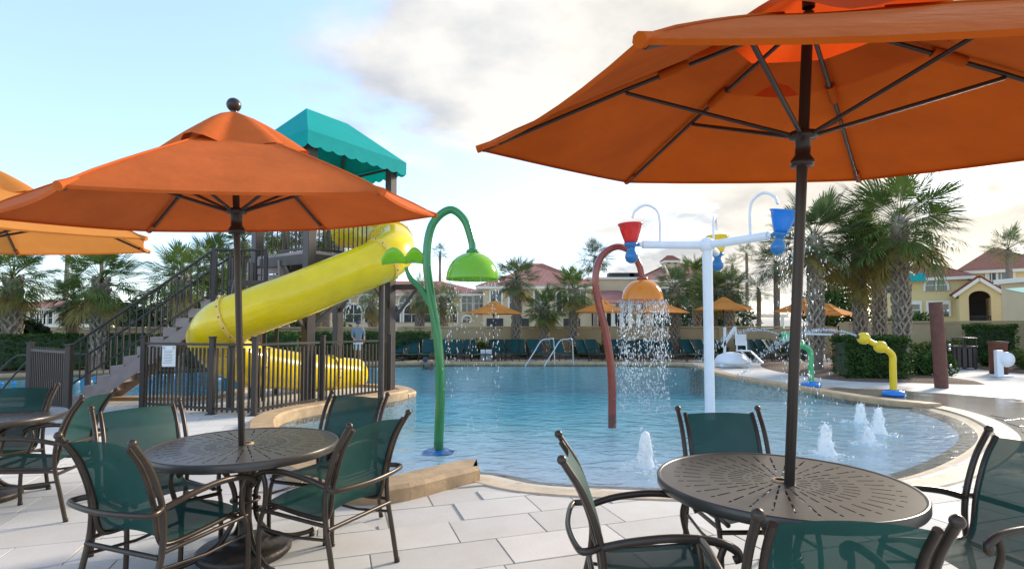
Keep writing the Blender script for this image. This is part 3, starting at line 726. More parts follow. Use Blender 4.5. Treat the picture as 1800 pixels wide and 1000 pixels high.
# ------------------------------------------------------------------ umbrellas
def umbrella(name, label, T, C, nrm, Rr, psi, cloth, top_z, group=None, base_z=0.0, nseg=6, H=.62, vent=.30, pole_r=.021, finial=True, detail=True):
    """T pole foot; C centre of the rim plane; nrm canopy axis"""
    T, C = Vector(T), Vector(C); t = thing(name, label, 'umbrella', (T.x, T.y, base_z), group=group); o = Vector((T.x, T.y, base_z))
    ax = Vector((nrm[0], nrm[1], 1)).normalized(); u = Vector((0, 1, 0)).cross(ax).normalized(); v = ax.cross(u)
    Cl = C - o
    def pt(r, a, h): return Cl + (u * math.cos(a) + v * math.sin(a)) * r + ax * h
    apex = Cl + ax * H
    foot = T - o
    pdir = (apex - foot).normalized()
    MB().tube([foot + (apex - foot) * (k / 6) for k in range(7)], pole_r, 12).build('pole', M['pole'], t)
    ang = [psi + 2 * math.pi * k / nseg for k in range(nseg)]
    # canopy panels: straight ribs, cloth sagging between them
    nr, ns = 8, 8; rv = vent
    vs = []; fs = []
    def surf(f, s, k, r0=0):
        # f radial 0..1, s along panel 0..1
        r = Rr * f; a0, a1 = ang[k], ang[(k + 1) % nseg] if k + 1 < nseg else ang[0] + 2 * math.pi
        p = pt(r, a0, H * (1 - f) ** .92).lerp(pt(r, a1, H * (1 - f) ** .92), s)
        sag = 4 * s * (1 - s) * f
        out = (pt(1, (a0 + a1) / 2, 0) - Cl).normalized()
        return p - ax * (.010 * sag * Rr) - out * (.022 * sag * Rr * f)
    for k in range(nseg):
        b = len(vs)
        for i in range(nr + 1):
            f = .22 + .78 * i / nr
            for j in range(ns + 1): vs.append(surf(f, j / ns, k))
        fs += [(b + i * (ns + 1) + j, b + i * (ns + 1) + j + 1, b + (i + 1) * (ns + 1) + j + 1, b + (i + 1) * (ns + 1) + j) for i in range(nr) for j in range(ns)]
    can = MB().add(vs, fs, True).build('canopy', cloth, t)
    # hem folded down along the rim
    hm = MB()
    for k in range(nseg):
        row0 = [surf(1, j / ns, k) for j in range(ns + 1)]; row1 = [p - ax * .014 + (Cl - p).normalized() * .01 for p in row0]
        hm.add(row0 + row1, [(j, j + 1, ns + 2 + j, ns + 1 + j) for j in range(ns)])
    hm.build('hem', cloth, can)
    sm_ = MB()
    for k in range(nseg): sm_.tube([surf(.24 + .76 * i / 6, 0, k) + ax * .003 for i in range(7)], .006, 5)
    sm_.build('seam', cloth, can)
    # wind vent: a small raised cap with a wavy free edge
    vs = []; m = nseg * 8
    for i in range(6):
        f = i / 5
        for j in range(m):
            a = psi + 2 * math.pi * j / m; w = math.cos(nseg * (a - psi))
            r = Rr * (.03 + (vent + .035 * w) * f); h = H + .09 - (.09 + .19 * vent / .3) * f ** 1.25 + .02 * w * f + (.022 * math.sin(3 * a + 1) * f)
            vs.append(pt(r, a, h))
    MB().add(vs, [(i * m + j, i * m + (j + 1) % m, (i + 1) * m + (j + 1) % m, (i + 1) * m + j) for i in range(5) for j in range(m)], True).build('vent_cap', M['vent'] if cloth is M['orange'] else cloth, can)
    hub = Cl + ax * -.03; hubp = foot + (apex - foot) * ((hub - foot).dot(apex - foot) / (apex - foot).length_squared)
    MB().lathe([(pole_r, -.10), (.05, -.10), (.052, -.07), (.034, -.045), (.034, .03), (.062, .035), (.062, .065), (pole_r, .07)], hubp, 16, pdir).build('runner', M['pole'], t)
    tp_ = foot + (apex - foot) * .985
    MB().lathe([(pole_r, -.05), (.055, -.05), (.06, -.015), (.045, .0), (pole_r, .01)], tp_, 14, pdir).build('top_hub', M['pole'], t)
    if finial:
        e = apex + pdir * .07
        MB().lathe([(.028, -.05), (.03, .0), (.02, .02), (.022, .04)], e, 12, pdir).ball(e + pdir * .075, .045, 14, 10).build('finial', M['pole'], t)
    for k in range(nseg):
        a = ang[k]
        r0 = tp_ + (pt(.05, a, 0) - Cl); r1 = pt(Rr * .985, a, -.012); mid = pt(Rr * .52, a, H * (.48) ** .92 - .03)
        rb = MB().tube([r0, pt(Rr * .25, a, H * .75 ** .92 - .03), mid, r1], .0115, 6).build('rib', M['pole'], t)
        MB().tube([pt(Rr * .93, a, H * .07 ** .92 - .02), pt(Rr * 1.004, a, -.006)], [.02, .022], 8).build('rib_pocket', cloth, rb)
        MB().tube([hubp + (pt(.05, a, 0) - Cl) + pdir * .05, mid - ax * .015], .0105, 6).build('strut', M['pole'], t)
        if detail: MB().tube([pt(Rr * .335, a, H * .665 ** .92 - .022), pt(Rr * .42, a, H * .58 ** .92 - .028)], [.026, .022], 7).build('rib_sleeve', cloth, rb)
    return t
TL = (-1.77, 3.64); TR = (1.362, 2.773)
umbrella('patio_umbrella', 'terracotta patio umbrella with ball finial over the round table before the slide', (*TL, .02), (-1.775, 3.516, 2.235), (-.046, -.111), 1.33, .452, M['terra'], 0, H=.56, vent=.27)
umbrella('patio_umbrella', 'large orange patio umbrella with dark struts over the round table by the jets', (*TR, .02), (1.405, 2.60, 2.405), (.016, -.136), 1.62, -.193, M['orange'], 0, H=.60, vent=.33, pole_r=.025)
T3 = (-4.62, 4.75)
umbrella('patio_umbrella', 'amber patio umbrella beyond the terracotta one, over the table next to it', (*T3, .02), (-4.60, 4.66, 2.25), (-.02, -.05), 1.38, .05, M['amber'], 0, H=.56, vent=.27)

# ------------------------------------------------------------------ tables
def table(label, c, r=.58, rot=0):
    t = thing('patio_table', label, 'table', (c[0], c[1], 0), rot); Z = .72
    bm = bmesh.new()
    def quad(r0, r1, a0, a1, sub=1):
        for s in range(sub):
            b0 = a0 + (a1 - a0) * s / sub; b1 = a0 + (a1 - a0) * (s + 1) / sub
            vs = [bm.verts.new((rr * math.cos(a), rr * math.sin(a), Z)) for rr, a in ((r0, b0), (r1, b0), (r1, b1), (r0, b1))]
            bm.faces.new(vs)
    def ring(r0, r1, nn=72):
        for k in range(nn): quad(r0, r1, 2 * math.pi * k / nn, 2 * math.pi * (k + 1) / nn)
    bands = [(.085, .135, 18), (.15, .165, 18), (.18, .25, 36), (.27, .34, 36), (.385, .475, 36), (.492, .52, 36)]
    prev = .028
    for r0, r1, k in bands:
        ring(prev, r0)
        for i in range(k):
            a0 = 2 * math.pi * i / k; a1 = 2 * math.pi * (i + 1) / k; hw = .0048 / ((r0 + r1) / 2)
            quad(r0, r1, a0 + hw, a1 - hw, 3 if k == 36 else 5)
        prev = r1
    ring(prev, r - .012, 96)
    bmesh.ops.remove_doubles(bm, verts=bm.verts, dist=1e-5)
    bmesh.ops.recalc_face_normals(bm, faces=bm.faces)
    me = bpy.data.meshes.new('table_top'); bm.to_mesh(me); bm.free()
    tp = link('table_top', me, M['top'], t, solid=.006)
    MB().lathe([(r - .02, Z - .045), (r, Z - .045), (r + .006, Z - .035), (r + .006, Z + .002), (r, Z + .008), (r - .012, Z + .006), (r - .016, Z - .002), (r - .02, Z - .045)], n=96).build('rim', M['top'], tp)
    MB().lathe([(.026, Z - .01), (.045, Z + .0), (.045, Z + .009), (.028, Z + .011)], n=24).build('pole_collar', M['coping'], tp)
    MB().tube([(0, 0, .03), (0, 0, Z - .01)], .034, 14).build('pedestal', M['frame'], t)
    for k in range(4):
        a = R(45) + k * math.pi / 2; c_, s_ = math.cos(a), math.sin(a)
        prof = [(.46, Z - .02), (.30, Z - .06), (.15, Z - .14), (.075, Z - .28), (.065, Z - .42), (.09, .20), (.17, .10), (.30, .045), (.42, .035), (.47, .045)]
        MB().tube(catmull([(x * c_, x * s_, z) for x, z in prof], 4), .017, 8).build('leg', M['frame'], t)
        MB().lathe([(.0, 0), (.02, 0), (.02, .03), (.0, .03)], (.46 * c_, .46 * s_, .0), 10).build('foot', M['frame'], t)
    MB().tube([(.085 * math.cos(a), .085 * math.sin(a), .36) for a in [2 * math.pi * k / 24 for k in range(25)]], .01, 6, caps=False).build('brace_ring', M['frame'], t)
    b = thing('umbrella_base', 'round stepped bronze umbrella base under ' + label[10:], 'umbrella base', (c[0], c[1], 0))
    MB().lathe([(.0, 0), (.27, 0), (.29, .02), (.29, .05), (.27, .065), (.15, .075), (.14, .095), (.10, .10), (.05, .11), (.04, .13), (.04, .36), (.030, .36)], n=48).build('disc', M['base'], b)
    MB().tube([(.035, 0, .3), (.085, 0, .3)], .008, 8).lathe([(.0, -.01), (.022, -.01), (.022, .01), (0, .01)], (.09, 0, .3), 10, (1, 0, 0)).build('lock_knob', M['base'], b)
    return t
table('the round slotted table before the slide tower', TL)
table('the round slotted table beside the pool jets', TR, .60)
table('the round slotted table under the amber umbrella', T3)

# ------------------------------------------------------------------ chairs
def make_chair():
    t = thing('patio_chair', '', 'chair', group='green sling patio chairs')
    hw = .27
    # local: faces +Y, origin on the ground under the seat middle
    for s in (-1, 1):
        x = s * hw
        MB().tube(catmull([(x * 1.0, -.33, 0), (x, -.285, .22), (x, -.245, .42), (x, -.25, .60), (x, -.315, .80), (x, -.405, .945)], 5), .0155, 8).build('leg', M['frame'], t)
        bp_ = MB().ball((x, -.41, .953), .021, 10, 8); bp_.build('end_cap', M['frame'], t)
        xi = s * (hw - .045)
        MB().tube(catmull([(xi, .27, .425), (xi, .20, .425), (xi, 0, .405), (xi, -.18, .40), (xi, -.235, .45), (xi, -.265, .62), (xi, -.325, .80), (xi, -.40, .925)], 5), .014, 8).build('sling_rail', M['frame'], t)
        # arm: from the rear post forward, scrolled end, then down as the front leg
        MB().tube(catmull([(x, -.25, .60), (x * 1.07, -.12, .635), (x * 1.09, .05, .655), (x * 1.09, .2, .645), (x * 1.09, .275, .615), (x * 1.09, .29, .585), (x * 1.09, .27, .575)], 5), [.0155] * 31, 8, flat=1.15).build('arm', M['frame'], t)
        MB().tube(catmull([(x * 1.09, .235, .635), (x * 1.06, .215, .55), (x * 1.0, .24, .43), (x, .275, .33), (x, .285, .2), (x, .28, 0)], 5), .0145, 8).build('leg', M['frame'], t)
        MB().tube([(x, .27, .405), (x, -.25, .385)], .012, 8).build('side_rail', M['frame'], t)
        MB().tube([(x, .283, .30), (x, 0, .285), (x, -.268, .31)], .0095, 6).build('stretcher', M['frame'], t)
        for y in (.28, -.33): MB().lathe([(0, 0), (.018, 0), (.018, .025), (0, .025)], (x, y, 0), 8).build('foot', M['pole'], t)
    # band that wraps round the back at arm height
    MB().tube(catmull([(-hw * 1.0, -.25, .605), (-hw * 1.12, -.30, .60), (-hw * 1.0, -.345, .595), (0, -.375, .59), (hw, -.345, .595), (hw * 1.12, -.30, .60), (hw, -.25, .605)], 5), .0125, 8, flat=1.3).build('back_band', M['frame'], t)
    for y, z in ((-.262, .365), (.262, .385)): MB().tube([(-hw, y, z), (hw, y, z)], .0135, 8).build('cross_rail', M['frame'], t)
    # sling, dipped between the rails
    prof = catmull([(0, .275, .432), (0, .20, .432), (0, 0, .412), (0, -.17, .407), (0, -.225, .455), (0, -.262, .62), (0, -.322, .80), (0, -.395, .918)], 5)
    def sling(a, b, nm):
        vs = []; k = 8
        for i in range(a, b):
            p = prof[i]; d = (prof[min(i + 1, len(prof) - 1)] - prof[max(i - 1, 0)]).normalized(); nrm = Vector((0, d.z, -d.y))
            for j in range(k + 1):
                s = j / k * 2 - 1; dip = .028 * (1 - s * s); vs.append(Vector((s * (hw - .04), p.y, p.z)) + nrm * dip * (1 if i > 14 else 1))
        m = b - a
        MB().add(vs, [(i * (k + 1) + j, i * (k + 1) + j + 1, (i + 1) * (k + 1) + j + 1, (i + 1) * (k + 1) + j) for i in range(m - 1) for j in range(k)], True).build(nm, M['sling'], t)
    sling(0, 18, 'seat'); sling(17, len(prof), 'backrest')
    return t
chair0 = make_chair()
def chair(pxl, pxr, face, label, first=False, push=0.0):
    """pixel of the two back-post tops -> place; face = heading (x,y) the sitter looks"""
    a = G(*pxl, .95); b = G(*pxr, .95); f = Vector((face[0], face[1], 0)).normalized()
    c = (a + b) / 2 + f * (.405 + push); c.z = 0; rz = math.atan2(-f.x, f.y)
    if first: chair0.location = c; chair0.rotation_euler = (0, 0, rz); chair0['label'] = label; return chair0
    return dup(chair0, c, rz, label)
chair((117, 768), (220, 778), (.35, .94), 'green sling chair seen from behind, left front of the table before the slide', True)
chair((185, 716), (296, 706), (.80, -.6), 'green sling chair between the table before the slide and the staircase')
chair((578, 693), (682, 690), (-.32, -.95), 'green sling chair behind the table before the slide, by the curved curb')
chair((615, 748), (716, 727), (-.9, .43), 'green sling chair with its back to the pool, at the table before the slide')
chair((146, 697), (200, 686), (-1, -.22), 'green sling chair right of the table under the amber umbrella')
chair((-5, 678), (98, 676), (.1, -1), 'green sling chair behind the table under the amber umbrella')
chair((983, 766), (990, 806), (1, -.06), 'green sling chair left of the table beside the pool jets')
chair((1178, 720), (1340, 716), (.02, -1), 'green sling chair between the pool beach and the table beside the jets', push=.02)
chair((1321, 903), (1695, 920), (.10, 1), 'green sling chair seen from behind, pushed up to the table beside the jets')
chair((1782, 752), (1905, 800), (-.97, -.15), 'green sling chair right of the table beside the pool jets')

# ------------------------------------------------------------------ splash features
def arch(label, base, pix, rad, pipe, bowl, bowl_r, rim_px, name='splash_arch'):
    b = Vector(base); t = thing(name, label, 'water feature', b)
    pts = [D(x, y, b.y) - b for x, y in pix]; pts[0] = Vector((0, 0, -.25))
    P = catmull(pts, 6)
    MB().tube(P, [rad * (1.12 - .3 * i / len(P)) for i in range(len(P))], 14).build('pipe', pipe, t)
    e = P[-1]
    dome = [(.02, .0)] + [(bowl_r * math.sin(R(a)), -bowl_r * 1.0 * (1 - math.cos(R(a)))) for a in (12, 25, 38, 51, 64, 77, 90)] + [(bowl_r * 1.0, -bowl_r * 1.05)]
    MB().lathe(dome, e, 32).build('bowl', bowl, t, solid=.012)
    MB().lathe([(rad * .9, .05), (rad * 1.5, .03), (rad * 1.6, -.01), (rad * .5, -.02)], e, 14).build('collar', pipe, t)
    return t, P, e
gb = G(770, 768); gb.z = -.05
ga, gP, gE = arch('green arching pipe with lime bowl and leaves standing in the pool', gb, [(770, 765), (774, 690), (770, 600), (757, 520), (750, 450), (760, 395), (790, 369), (815, 385), (828, 420), (831, 444)], .060, M['green'], M['lime'], .36, None)
br = [D(x, y, gb.y) - gb for x, y in ((757, 535), (738, 505), (722, 490), (714, 470))]
lf = MB().tube(catmull(br, 5), [.05 - .02 * i / 15 for i in range(16)], 10).build('branch', M['green'], ga)
for s, w in ((-1, 42), (1, 36)):
    c = D(713, 465, gb.y) - gb; m_ = MB(); k = 10; vs = []
    Lf = w / FP * gb.y
    for i in range(k + 1):
        f = i / k; x = s * Lf * f; wd = .13 * math.sin(math.pi * min(1, f * .86 + .08)) ** .7; z = .06 * math.sin(f * math.pi * 1.1) + .02
        for j in (-1, -.5, 0, .5, 1): vs.append(c + Vector((x, -j * wd * .6, z + j * wd * .75 + .05 * j * j)))
    m_.add(vs, [(i * 5 + j, i * 5 + j + 1, (i + 1) * 5 + j + 1, (i + 1) * 5 + j) for i in range(k) for j in range(4)], True)
    m_.build('leaf', M['lime'], ga, solid=.012)
MB().lathe([(.0, .0), (.2, .0), (.22, .02), (.16, .05), (.09, .06)], (0, 0, -.17), 20).build('base_flange', M['blueb'], ga)
rb_ = G(1076, 722); rb_.z = -.05
ra, rP, rE = arch('red-brown arching pipe with orange bowl standing in the pool', rb_, [(1075, 720), (1075, 660), (1066, 590), (1052, 530), (1047, 485), (1058, 450), (1083, 434), (1108, 442), (1123, 465), (1129, 491)], .066, M['redpipe'], M['obowl'], .365, None)
# bucket tree
wb = G(1248, 731); wb.z = -.05
bt = thing('bucket_dump_post', 'white post with three arms carrying red, yellow and blue tipping buckets', 'water feature', wb)
hubp = D(1243, 431, wb.y) - wb
MB().tube([(0, 0, -.3), (hubp.x * .5, 0, hubp.z * .5), hubp], .082, 16).build('post', M['white'], bt)
MB().ball(hubp, .135, 20, 12).build('hub', M['white'], bt)
for ang_, bm_, nm in ((183, 'redb', 'red tipping bucket'), (-58, 'blueb', 'blue tipping bucket'), (62, 'yelb', 'yellow tipping bucket')):
    d = Vector((math.cos(R(ang_)), math.sin(R(ang_)), 0)); La = 1.12
    e = hubp + d * La
    MB().tube([hubp + d * .08, e], .067, 14).tube([e, e + d * .06], .035, 10).build('arm', M['white'], bt)
    c = e + d * .2
    hk = MB().tube(catmull([e - d * .30 + Vector((0, 0, .05)), e - d * .30 + Vector((0, 0, .42)), e - d * .24 + Vector((0, 0, .60)), e - d * .06 + Vector((0, 0, .68)), e + d * .12 + Vector((0, 0, .58)), e + d * .17 + Vector((0, 0, .46))], 6), .022, 8).build('filler_pipe', M['white'], bt)
    tilt = (Vector((0, 0, 1)) + (d * .22 if bm_ == 'blueb' else d * .03)).normalized()
    bk = MB().lathe([(.0, -.0), (.095, .0), (.127, .08), (.163, .19), (.19, .305), (.212, .32), (.212, .334), (.187, .327), (.155, .19), (.085, .03)], c + tilt * .02, 28, tilt).build('bucket', M[bm_], bt)
    bk['label'] = nm
    MB().lathe([(.0, .02), (.10, .02), (.125, -.02), (.07, -.05), (.06, -.10), (.10, -.16), (.112, -.22), (.09, -.29), (.04, -.325), (0, -.33)], c + tilt * .01, 22, tilt).tube([c - d * .16, c + d * .12], .03, 8).build('counterweight', M['bluek'], bt)
# sprayers
def sprayer(label, base, h, dirx, m1, s=1.0):
    t = thing('water_sprayer', label, 'water feature', base)
    P = catmull([(0, 0, 0), (0, 0, h * .55), (0, 0, h * .76), (dirx * .08 * s, 0, h * .86), (dirx * .22 * s, 0, h * .93)], 5)
    MB().tube(P, .07 * s, 14).build('pipe', m1, t)
    e = P[-1]; d = Vector((dirx * .86, 0, .45)).normalized()
    MB().ball(e + d * .05, .135 * s, 18, 12).build('lower_ball', m1, t)
    MB().tube([e + d * .1, e + d * .38 * s], .06 * s, 12).build('neck', m1, t)
    hd = MB().ball(e + d * .46 * s, .135 * s, 18, 12).build('nozzle_head', m1, t)
    MB().lathe([(.02, 0), (.05, 0), (.05, .03), (.02, .03)], e + d * .46 * s + Vector((dirx * .125 * s, 0, .03)), 12, (dirx, 0, .2)).build('nozzle', M['brown'], hd)
    MB().lathe([(.0, .0), (.22 * s, .0), (.24 * s, .04), (.2 * s, .10), (.1 * s, .13), (.07 * s, .13)], n=20).build('base_cover', M['blueb'], t)
    return e + d * .46 * s + base + Vector((dirx * .15, 0, .05))
yj = sprayer('yellow bent pipe sprayer with two balls on the wet pool bank', G(1571, 695), 1.12, -1, M['ylw'])
gj = sprayer('green bent pipe sprayer with two balls on the wet pool bank', G(1426, 679), 1.12, -1, M['grn2'])
# falling and jetting water
def drops(name, label, pts, r, mtl=None):
    mb = MB(); rnd = random.Random(len(pts))
    for p in pts:
        s = r * rnd.uniform(.4, 1.1); l = rnd.uniform(1, 5); p = Vector(p)
        mb.add([p + Vector(v) * s for v in ((1, 0, 0), (-.5, .87, 0), (-.5, -.87, 0), (0, 0, l), (0, 0, -l))], [(0, 1, 3), (1, 2, 3), (2, 0, 3), (1, 0, 4), (2, 1, 4), (0, 2, 4)], True)
    return tag(mb.build(name, M['drop']), label, 'water', kind='stuff')
rnd = random.Random(5)
def curtain(c, rad, z1, cnt, th=.05):
    out = []
    for i in range(cnt):
        a = rnd.uniform(0, 2 * math.pi); f = rnd.random() ** 1.5
        rr = rad * (1 + rnd.gauss(0, th)) * (1 + .12 * f); out.append((c.x + rr * math.cos(a), c.y + rr * math.sin(a), c.z - f * (c.z - z1)))
    return out
gc = gE + gb; rc = rE + rb_
drops('falling_water', 'thin scattered drops falling from the lime bowl', curtain(gc + Vector((0, 0, -.38)), .34, -.03, 380), .0075)
drops('falling_water', 'dense curtain of drops falling from the orange bowl', curtain(rc + Vector((0, 0, -.38)), .37, -.03, 2400, .16), .009)
blue_c = hubp + Vector((math.cos(R(-58)), math.sin(R(-58)), 0)) * 1.32 + wb
drops('falling_water', 'scattered splash spilling beside the blue tipping bucket', [(blue_c.x + abs(rnd.gauss(.15, .18)) + .1 * f, blue_c.y + rnd.gauss(0, .2), blue_c.z - 2.9 * f) for f in [rnd.random() ** 1.3 for _ in range(520)]], .009)
def jet(p0, vx, vz, cnt, spread):
    out = []
    for i in range(cnt):
        t = rnd.uniform(0, .62); k = spread * t
        out.append((p0.x + vx * t + rnd.gauss(0, k), p0.y + rnd.gauss(0, k), max(-.03, p0.z + vz * t - 4.9 * t * t + rnd.gauss(0, k))))
    return out
drops('water_stream', 'white jet of water arcing from the yellow sprayer over the pool', jet(yj, -4.2, 1.6, 700, .1), .009)
drops('water_stream', 'white jet of water arcing from the green sprayer over the pool', jet(gj, -3.6, 1.6, 500, .12), .009)
for (px, py, top, w, lab) in ((1135, 812, 750, 30, 'white bubbling water jet standing alone by the pool beach'), (1452, 792, 738, 27, 'white bubbling water jet closest to the slotted table by the jets'), (1513, 737, 704, 20, 'white bubbling water jet furthest out below the yellow sprayer'), (1545, 756, 710, 21, 'tall white bubbling water jet beside the short one'), (1527, 773, 745, 20, 'short low bubbling water jet among the taller ones')):
    b = G(px, py); b.z = -.05; h = (py - top) / FP * b.y; rw = w / FP * b.y * .5
    mb = MB(); vs = []; nn2, mm2 = 14, 14; sd_ = random.Random(px)
    for i in range(nn2 + 1):
        f = i / nn2; r0 = rw * (.78 * math.sqrt(max(0, 1 - f ** 2.6)) + .3 * (1 - f) ** 5) + .003
        for j in range(mm2):
            a = 2 * math.pi * j / mm2; k = 1 + .35 * noise.noise(Vector((math.cos(a) * 1.5, math.sin(a) * 1.5, f * 5 + px)))
            vs.append((r0 * k * math.cos(a), r0 * k * math.sin(a), f * h))
    mb.add(vs, [(i * mm2 + j, i * mm2 + (j + 1) % mm2, (i + 1) * mm2 + (j + 1) % mm2, (i + 1) * mm2 + j) for i in range(nn2) for j in range(mm2)], True)
    t = thing('bubbler_jet', lab, 'water jet', b)
    mb.build('water_column', M['foam'], t)
    dm = MB()
    for i in range(90):
        a = sd_.uniform(0, 6.28); f = sd_.random(); rr = rw * (1.0 - f * .6) * sd_.uniform(.9, 1.5); s = .007 * sd_.uniform(.6, 1.6)
        dm.ball((rr * math.cos(a), rr * math.sin(a), f * h * 1.08), s, 5, 4)
    for i in range(60):
        a = sd_.uniform(0, 6.28); rr = rw * sd_.uniform(1, 3.2); dm.ball((rr * math.cos(a), rr * math.sin(a), .003), .018 * sd_.uniform(.5, 1.4), 6, 4, .25)
    o = dm.build('spray', M['drop'], t); o['kind'] = 'stuff'

# ------------------------------------------------------------------ things on the far and right banks
def lounger():
    t = thing('sun_lounger', 'green sling sun lounger with raised back in the row along the tan wall', 'sun lounger', group='green loungers along the far pool deck')
    for s in (-1, 1):
        MB().tube([(s * .31, -.95, .33), (s * .31, .28, .33)], .02, 6).build('side_rail', M['frame'], t)
        MB().tube([(s * .31, .28, .33), (s * .31, .82, .93)], .02, 6).build('back_rail', M['frame'], t)
        for y in (-.8, .3): MB().tube([(s * .31, y, .33), (s * .33, y - .06, 0)], .018, 6).build('leg', M['frame'], t)
        MB().tube([(s * .33, -.3, .33), (s * .34, -.22, .52), (s * .34, .2, .55), (s * .32, .4, .45)], .015, 6).build('arm', M['frame'], t)
    MB().add([(x, y, .335 - .03 * (1 - (x / .3) ** 2)) for y in (-.95, -.3, .28) for x in (-.3, -.1, .1, .3)], [(i * 4 + j, i * 4 + j + 1, i * 4 + j + 5, i * 4 + j + 4) for i in range(2) for j in range(3)], True).build('seat', M['lsling'], t)
    MB().add([(x, y + .03 * (1 - (x / .3) ** 2), z) for y, z in ((.28, .34), (.55, .64), (.82, .94)) for x in (-.3, -.1, .1, .3)], [(i * 4 + j, i * 4 + j + 1, i * 4 + j + 5, i * 4 + j + 4) for i in range(2) for j in range(3)], True).build('backrest', M['lsling'], t)
    return t
l0 = lounger(); first = True
for px in (702, 724, 752, 778, 800, 815, 832, 868, 880, 900, 912, 945, 985, 1032, 1050, 1075, 1100, 1118, 1135, 1155, 1178, 1212, 1240, 1312, 1334, 1352, 1372, 1398, 1420):
    p = pb(px, 24.1 + rnd.uniform(-.15, .15)); a = R(rnd.uniform(-8, 22))
    if first: l0.location = p; l0.rotation_euler = (0, 0, a); first = False
    else: dup(l0, p, a)
for i, (px, Y, z, lab) in enumerate(((868, 24.6, 2.1, 'amber umbrella over the loungers behind the white step box'), (1058, 25.2, 2.2, 'amber umbrella behind the red-brown arching pipe'), (1160, 24.8, 2.15, 'amber umbrella behind the curtain of falling drops'), (1272, 25, 2.3, 'amber umbrella behind the white bucket post'), (1412, 24, 2.2, 'amber umbrella between the palms right of the pool lift'), (1455, 27, 2.1, 'amber umbrella behind the thick palm trunks by the green sprayer'), (-22, 19, 2.1, 'amber umbrella by the hedge at the far left wall'))):
    x = (px - 900) / FP * Y
    umbrella('patio_umbrella', lab, (x, Y, 0.0), (x, Y, z), (0, 0), 1.32, .3 * i, M['amber'], 0, H=.5, finial=True, detail=False)
# pool lift
pl = thing('pool_lift', 'white pool access lift with seat on the far bank', 'pool lift', G(1290, 645))
MB().lathe([(.0, 0), (.62, 0), (.62, .12), (.5, .3), (.25, .42), (.0, .45)], (-.05, .1, .12), 20).build('cover', M['white'], pl)
MB().box((-.05, .1, .07), (1.1, .8, .12)).build('base', M['white'], pl, bevel=.03)
for x, y in ((-.45, -.2), (.4, -.2), (-.45, .4), (.4, .4)): MB().lathe([(0, -.03), (.06, -.03), (.06, .03), (0, .03)], (x, y, .06), 12, (1, 0, 0)).build('wheel', M['dark'], pl)
MB().bar((-.3, .1, .4), (-.28, .1, 1.5), .08, .08).bar((-.38, .1, .75), (.12, .1, 1.5), .08, .1).bar((.12, .1, 1.52), (.16, .1, .95), .06, .06).build('mast', M['white'], pl)
MB().box((.28, .0, 1.02), (.42, .06, .42)).build('seat_back', M['white'], pl, bevel=.03)
MB().box((.3, -.2, .62), (.42, .42, .05)).bar((.12, -.02, .62), (.12, -.02, 1.0), .04, .04).bar((.48, -.02, .62), (.48, -.02, 1.0), .04, .04).build('seat', M['white'], pl, bevel=.01)
MB().bar((.15, -.35, .6), (.35, -.75, .2), .05, .05).bar((.5, -.35, .6), (.75, -.75, .2), .05, .05).build('foot_rest', M['white'], pl)
# white step box
sb = thing('step_box', 'small white slatted box on the far pool edge', 'box', G(855, 634))
for k in range(5): MB().box((0, -.2, .06 + k * .1), (.5, .03, .08)).build('slat', M['white'], sb)
MB().box((0, 0, .25), (.46, .36, .5)).build('body', M['white'], sb)
# ladder rails
for px, lab in ((952, 'bent steel grab rail at the far pool edge, by the white step box'), (985, 'bent steel grab rail at the far pool edge, beside its twin, by the loungers')):
    b = G(px, 640); t = thing('grab_rail', lab, 'hand rail', b)
    MB().tube(catmull([(-.75, -.2, -.2), (-.3, -.1, .5), (0, 0, .95), (.3, .1, 1.0), (.5, .2, .95), (.55, .2, .0)], 5), .03, 8).build('rail', M['steel'], t)
    MB().lathe([(0, 0), (.06, 0), (.06, .02), (0, .02)], (.55, .2, .0), 10).build('flange', M['steel'], t)
# shower post, bin, pillar, white fixture, thin sign post
t = thing('shower_post', 'tall rust-brown shower post on the wet bank', 'post', G(1655, 681))
MB().tube([(0, 0, 0), (-.03, 0, 1.0), (-.08, 0, 2.12)], .145, 16).build('post', M['rust'], t)
for z in (.55, .95, 1.05, 1.9): MB().lathe([(0, 0), (.035, 0), (.03, .05), (0, .06)], (.12 - .02 * z, -.12, z), 10, (.4, -1, 0)).build('valve', M['steel'], t)
t = thing('litter_bin', 'dark slatted litter bin on the path before the villa wall', 'bin', pb(1693, 19.6))
for k in range(14):
    a = 2 * math.pi * k / 14; MB().box((.33 * math.cos(a), .33 * math.sin(a), .42), (.04, .11, .7), Matrix.Rotation(a, 3, 'Z')).build('slat', M['brown'], t)
MB().lathe([(.0, .05), (.29, .05), (.29, .75), (.0, .75)], n=20).build('liner', M['dark'], t)
MB().lathe([(.27, .76), (.37, .76), (.38, .82), (.27, .82)], n=20).build('rim', M['brown'], t)
MB().lathe([(.0, 1.14), (.37, 1.12), (.38, 1.08), (.0, 1.08)], n=20).build('lid', M['brown'], t)
for k in range(4):
    a = R(45 + 90 * k); MB().box((.33 * math.cos(a), .33 * math.sin(a), .95), (.03, .03, .3)).box((.3 * math.cos(a), .3 * math.sin(a), .03), (.06, .06, .06)).build('stay', M['brown'], t)
t = thing('round_bollard', 'short round brown pillar beside the path before the end wall', 'pillar', pb(1752, 17.6))
MB().lathe([(0, 0), (.24, 0), (.24, .95), (.27, .97), (.27, 1.03), (.0, 1.05)], n=20).build('pillar', M['rust'], t)
t = thing('deck_fixture', 'white upright fixture with a round disc on the path', 'fixture', G(1760, 662))
MB().box((-.06, 0, .4), (.2, .12, .8)).build('upright', M['white'], t, bevel=.015)
MB().lathe([(0, -.05), (.22, -.05), (.23, 0), (.22, .05), (0, .05)], (.16, -.02, .52), 28, (0, 1, 0)).build('disc', M['white'], t)
MB().box((.0, 0, .02), (.5, .3, .04)).build('base', M['white'], t)
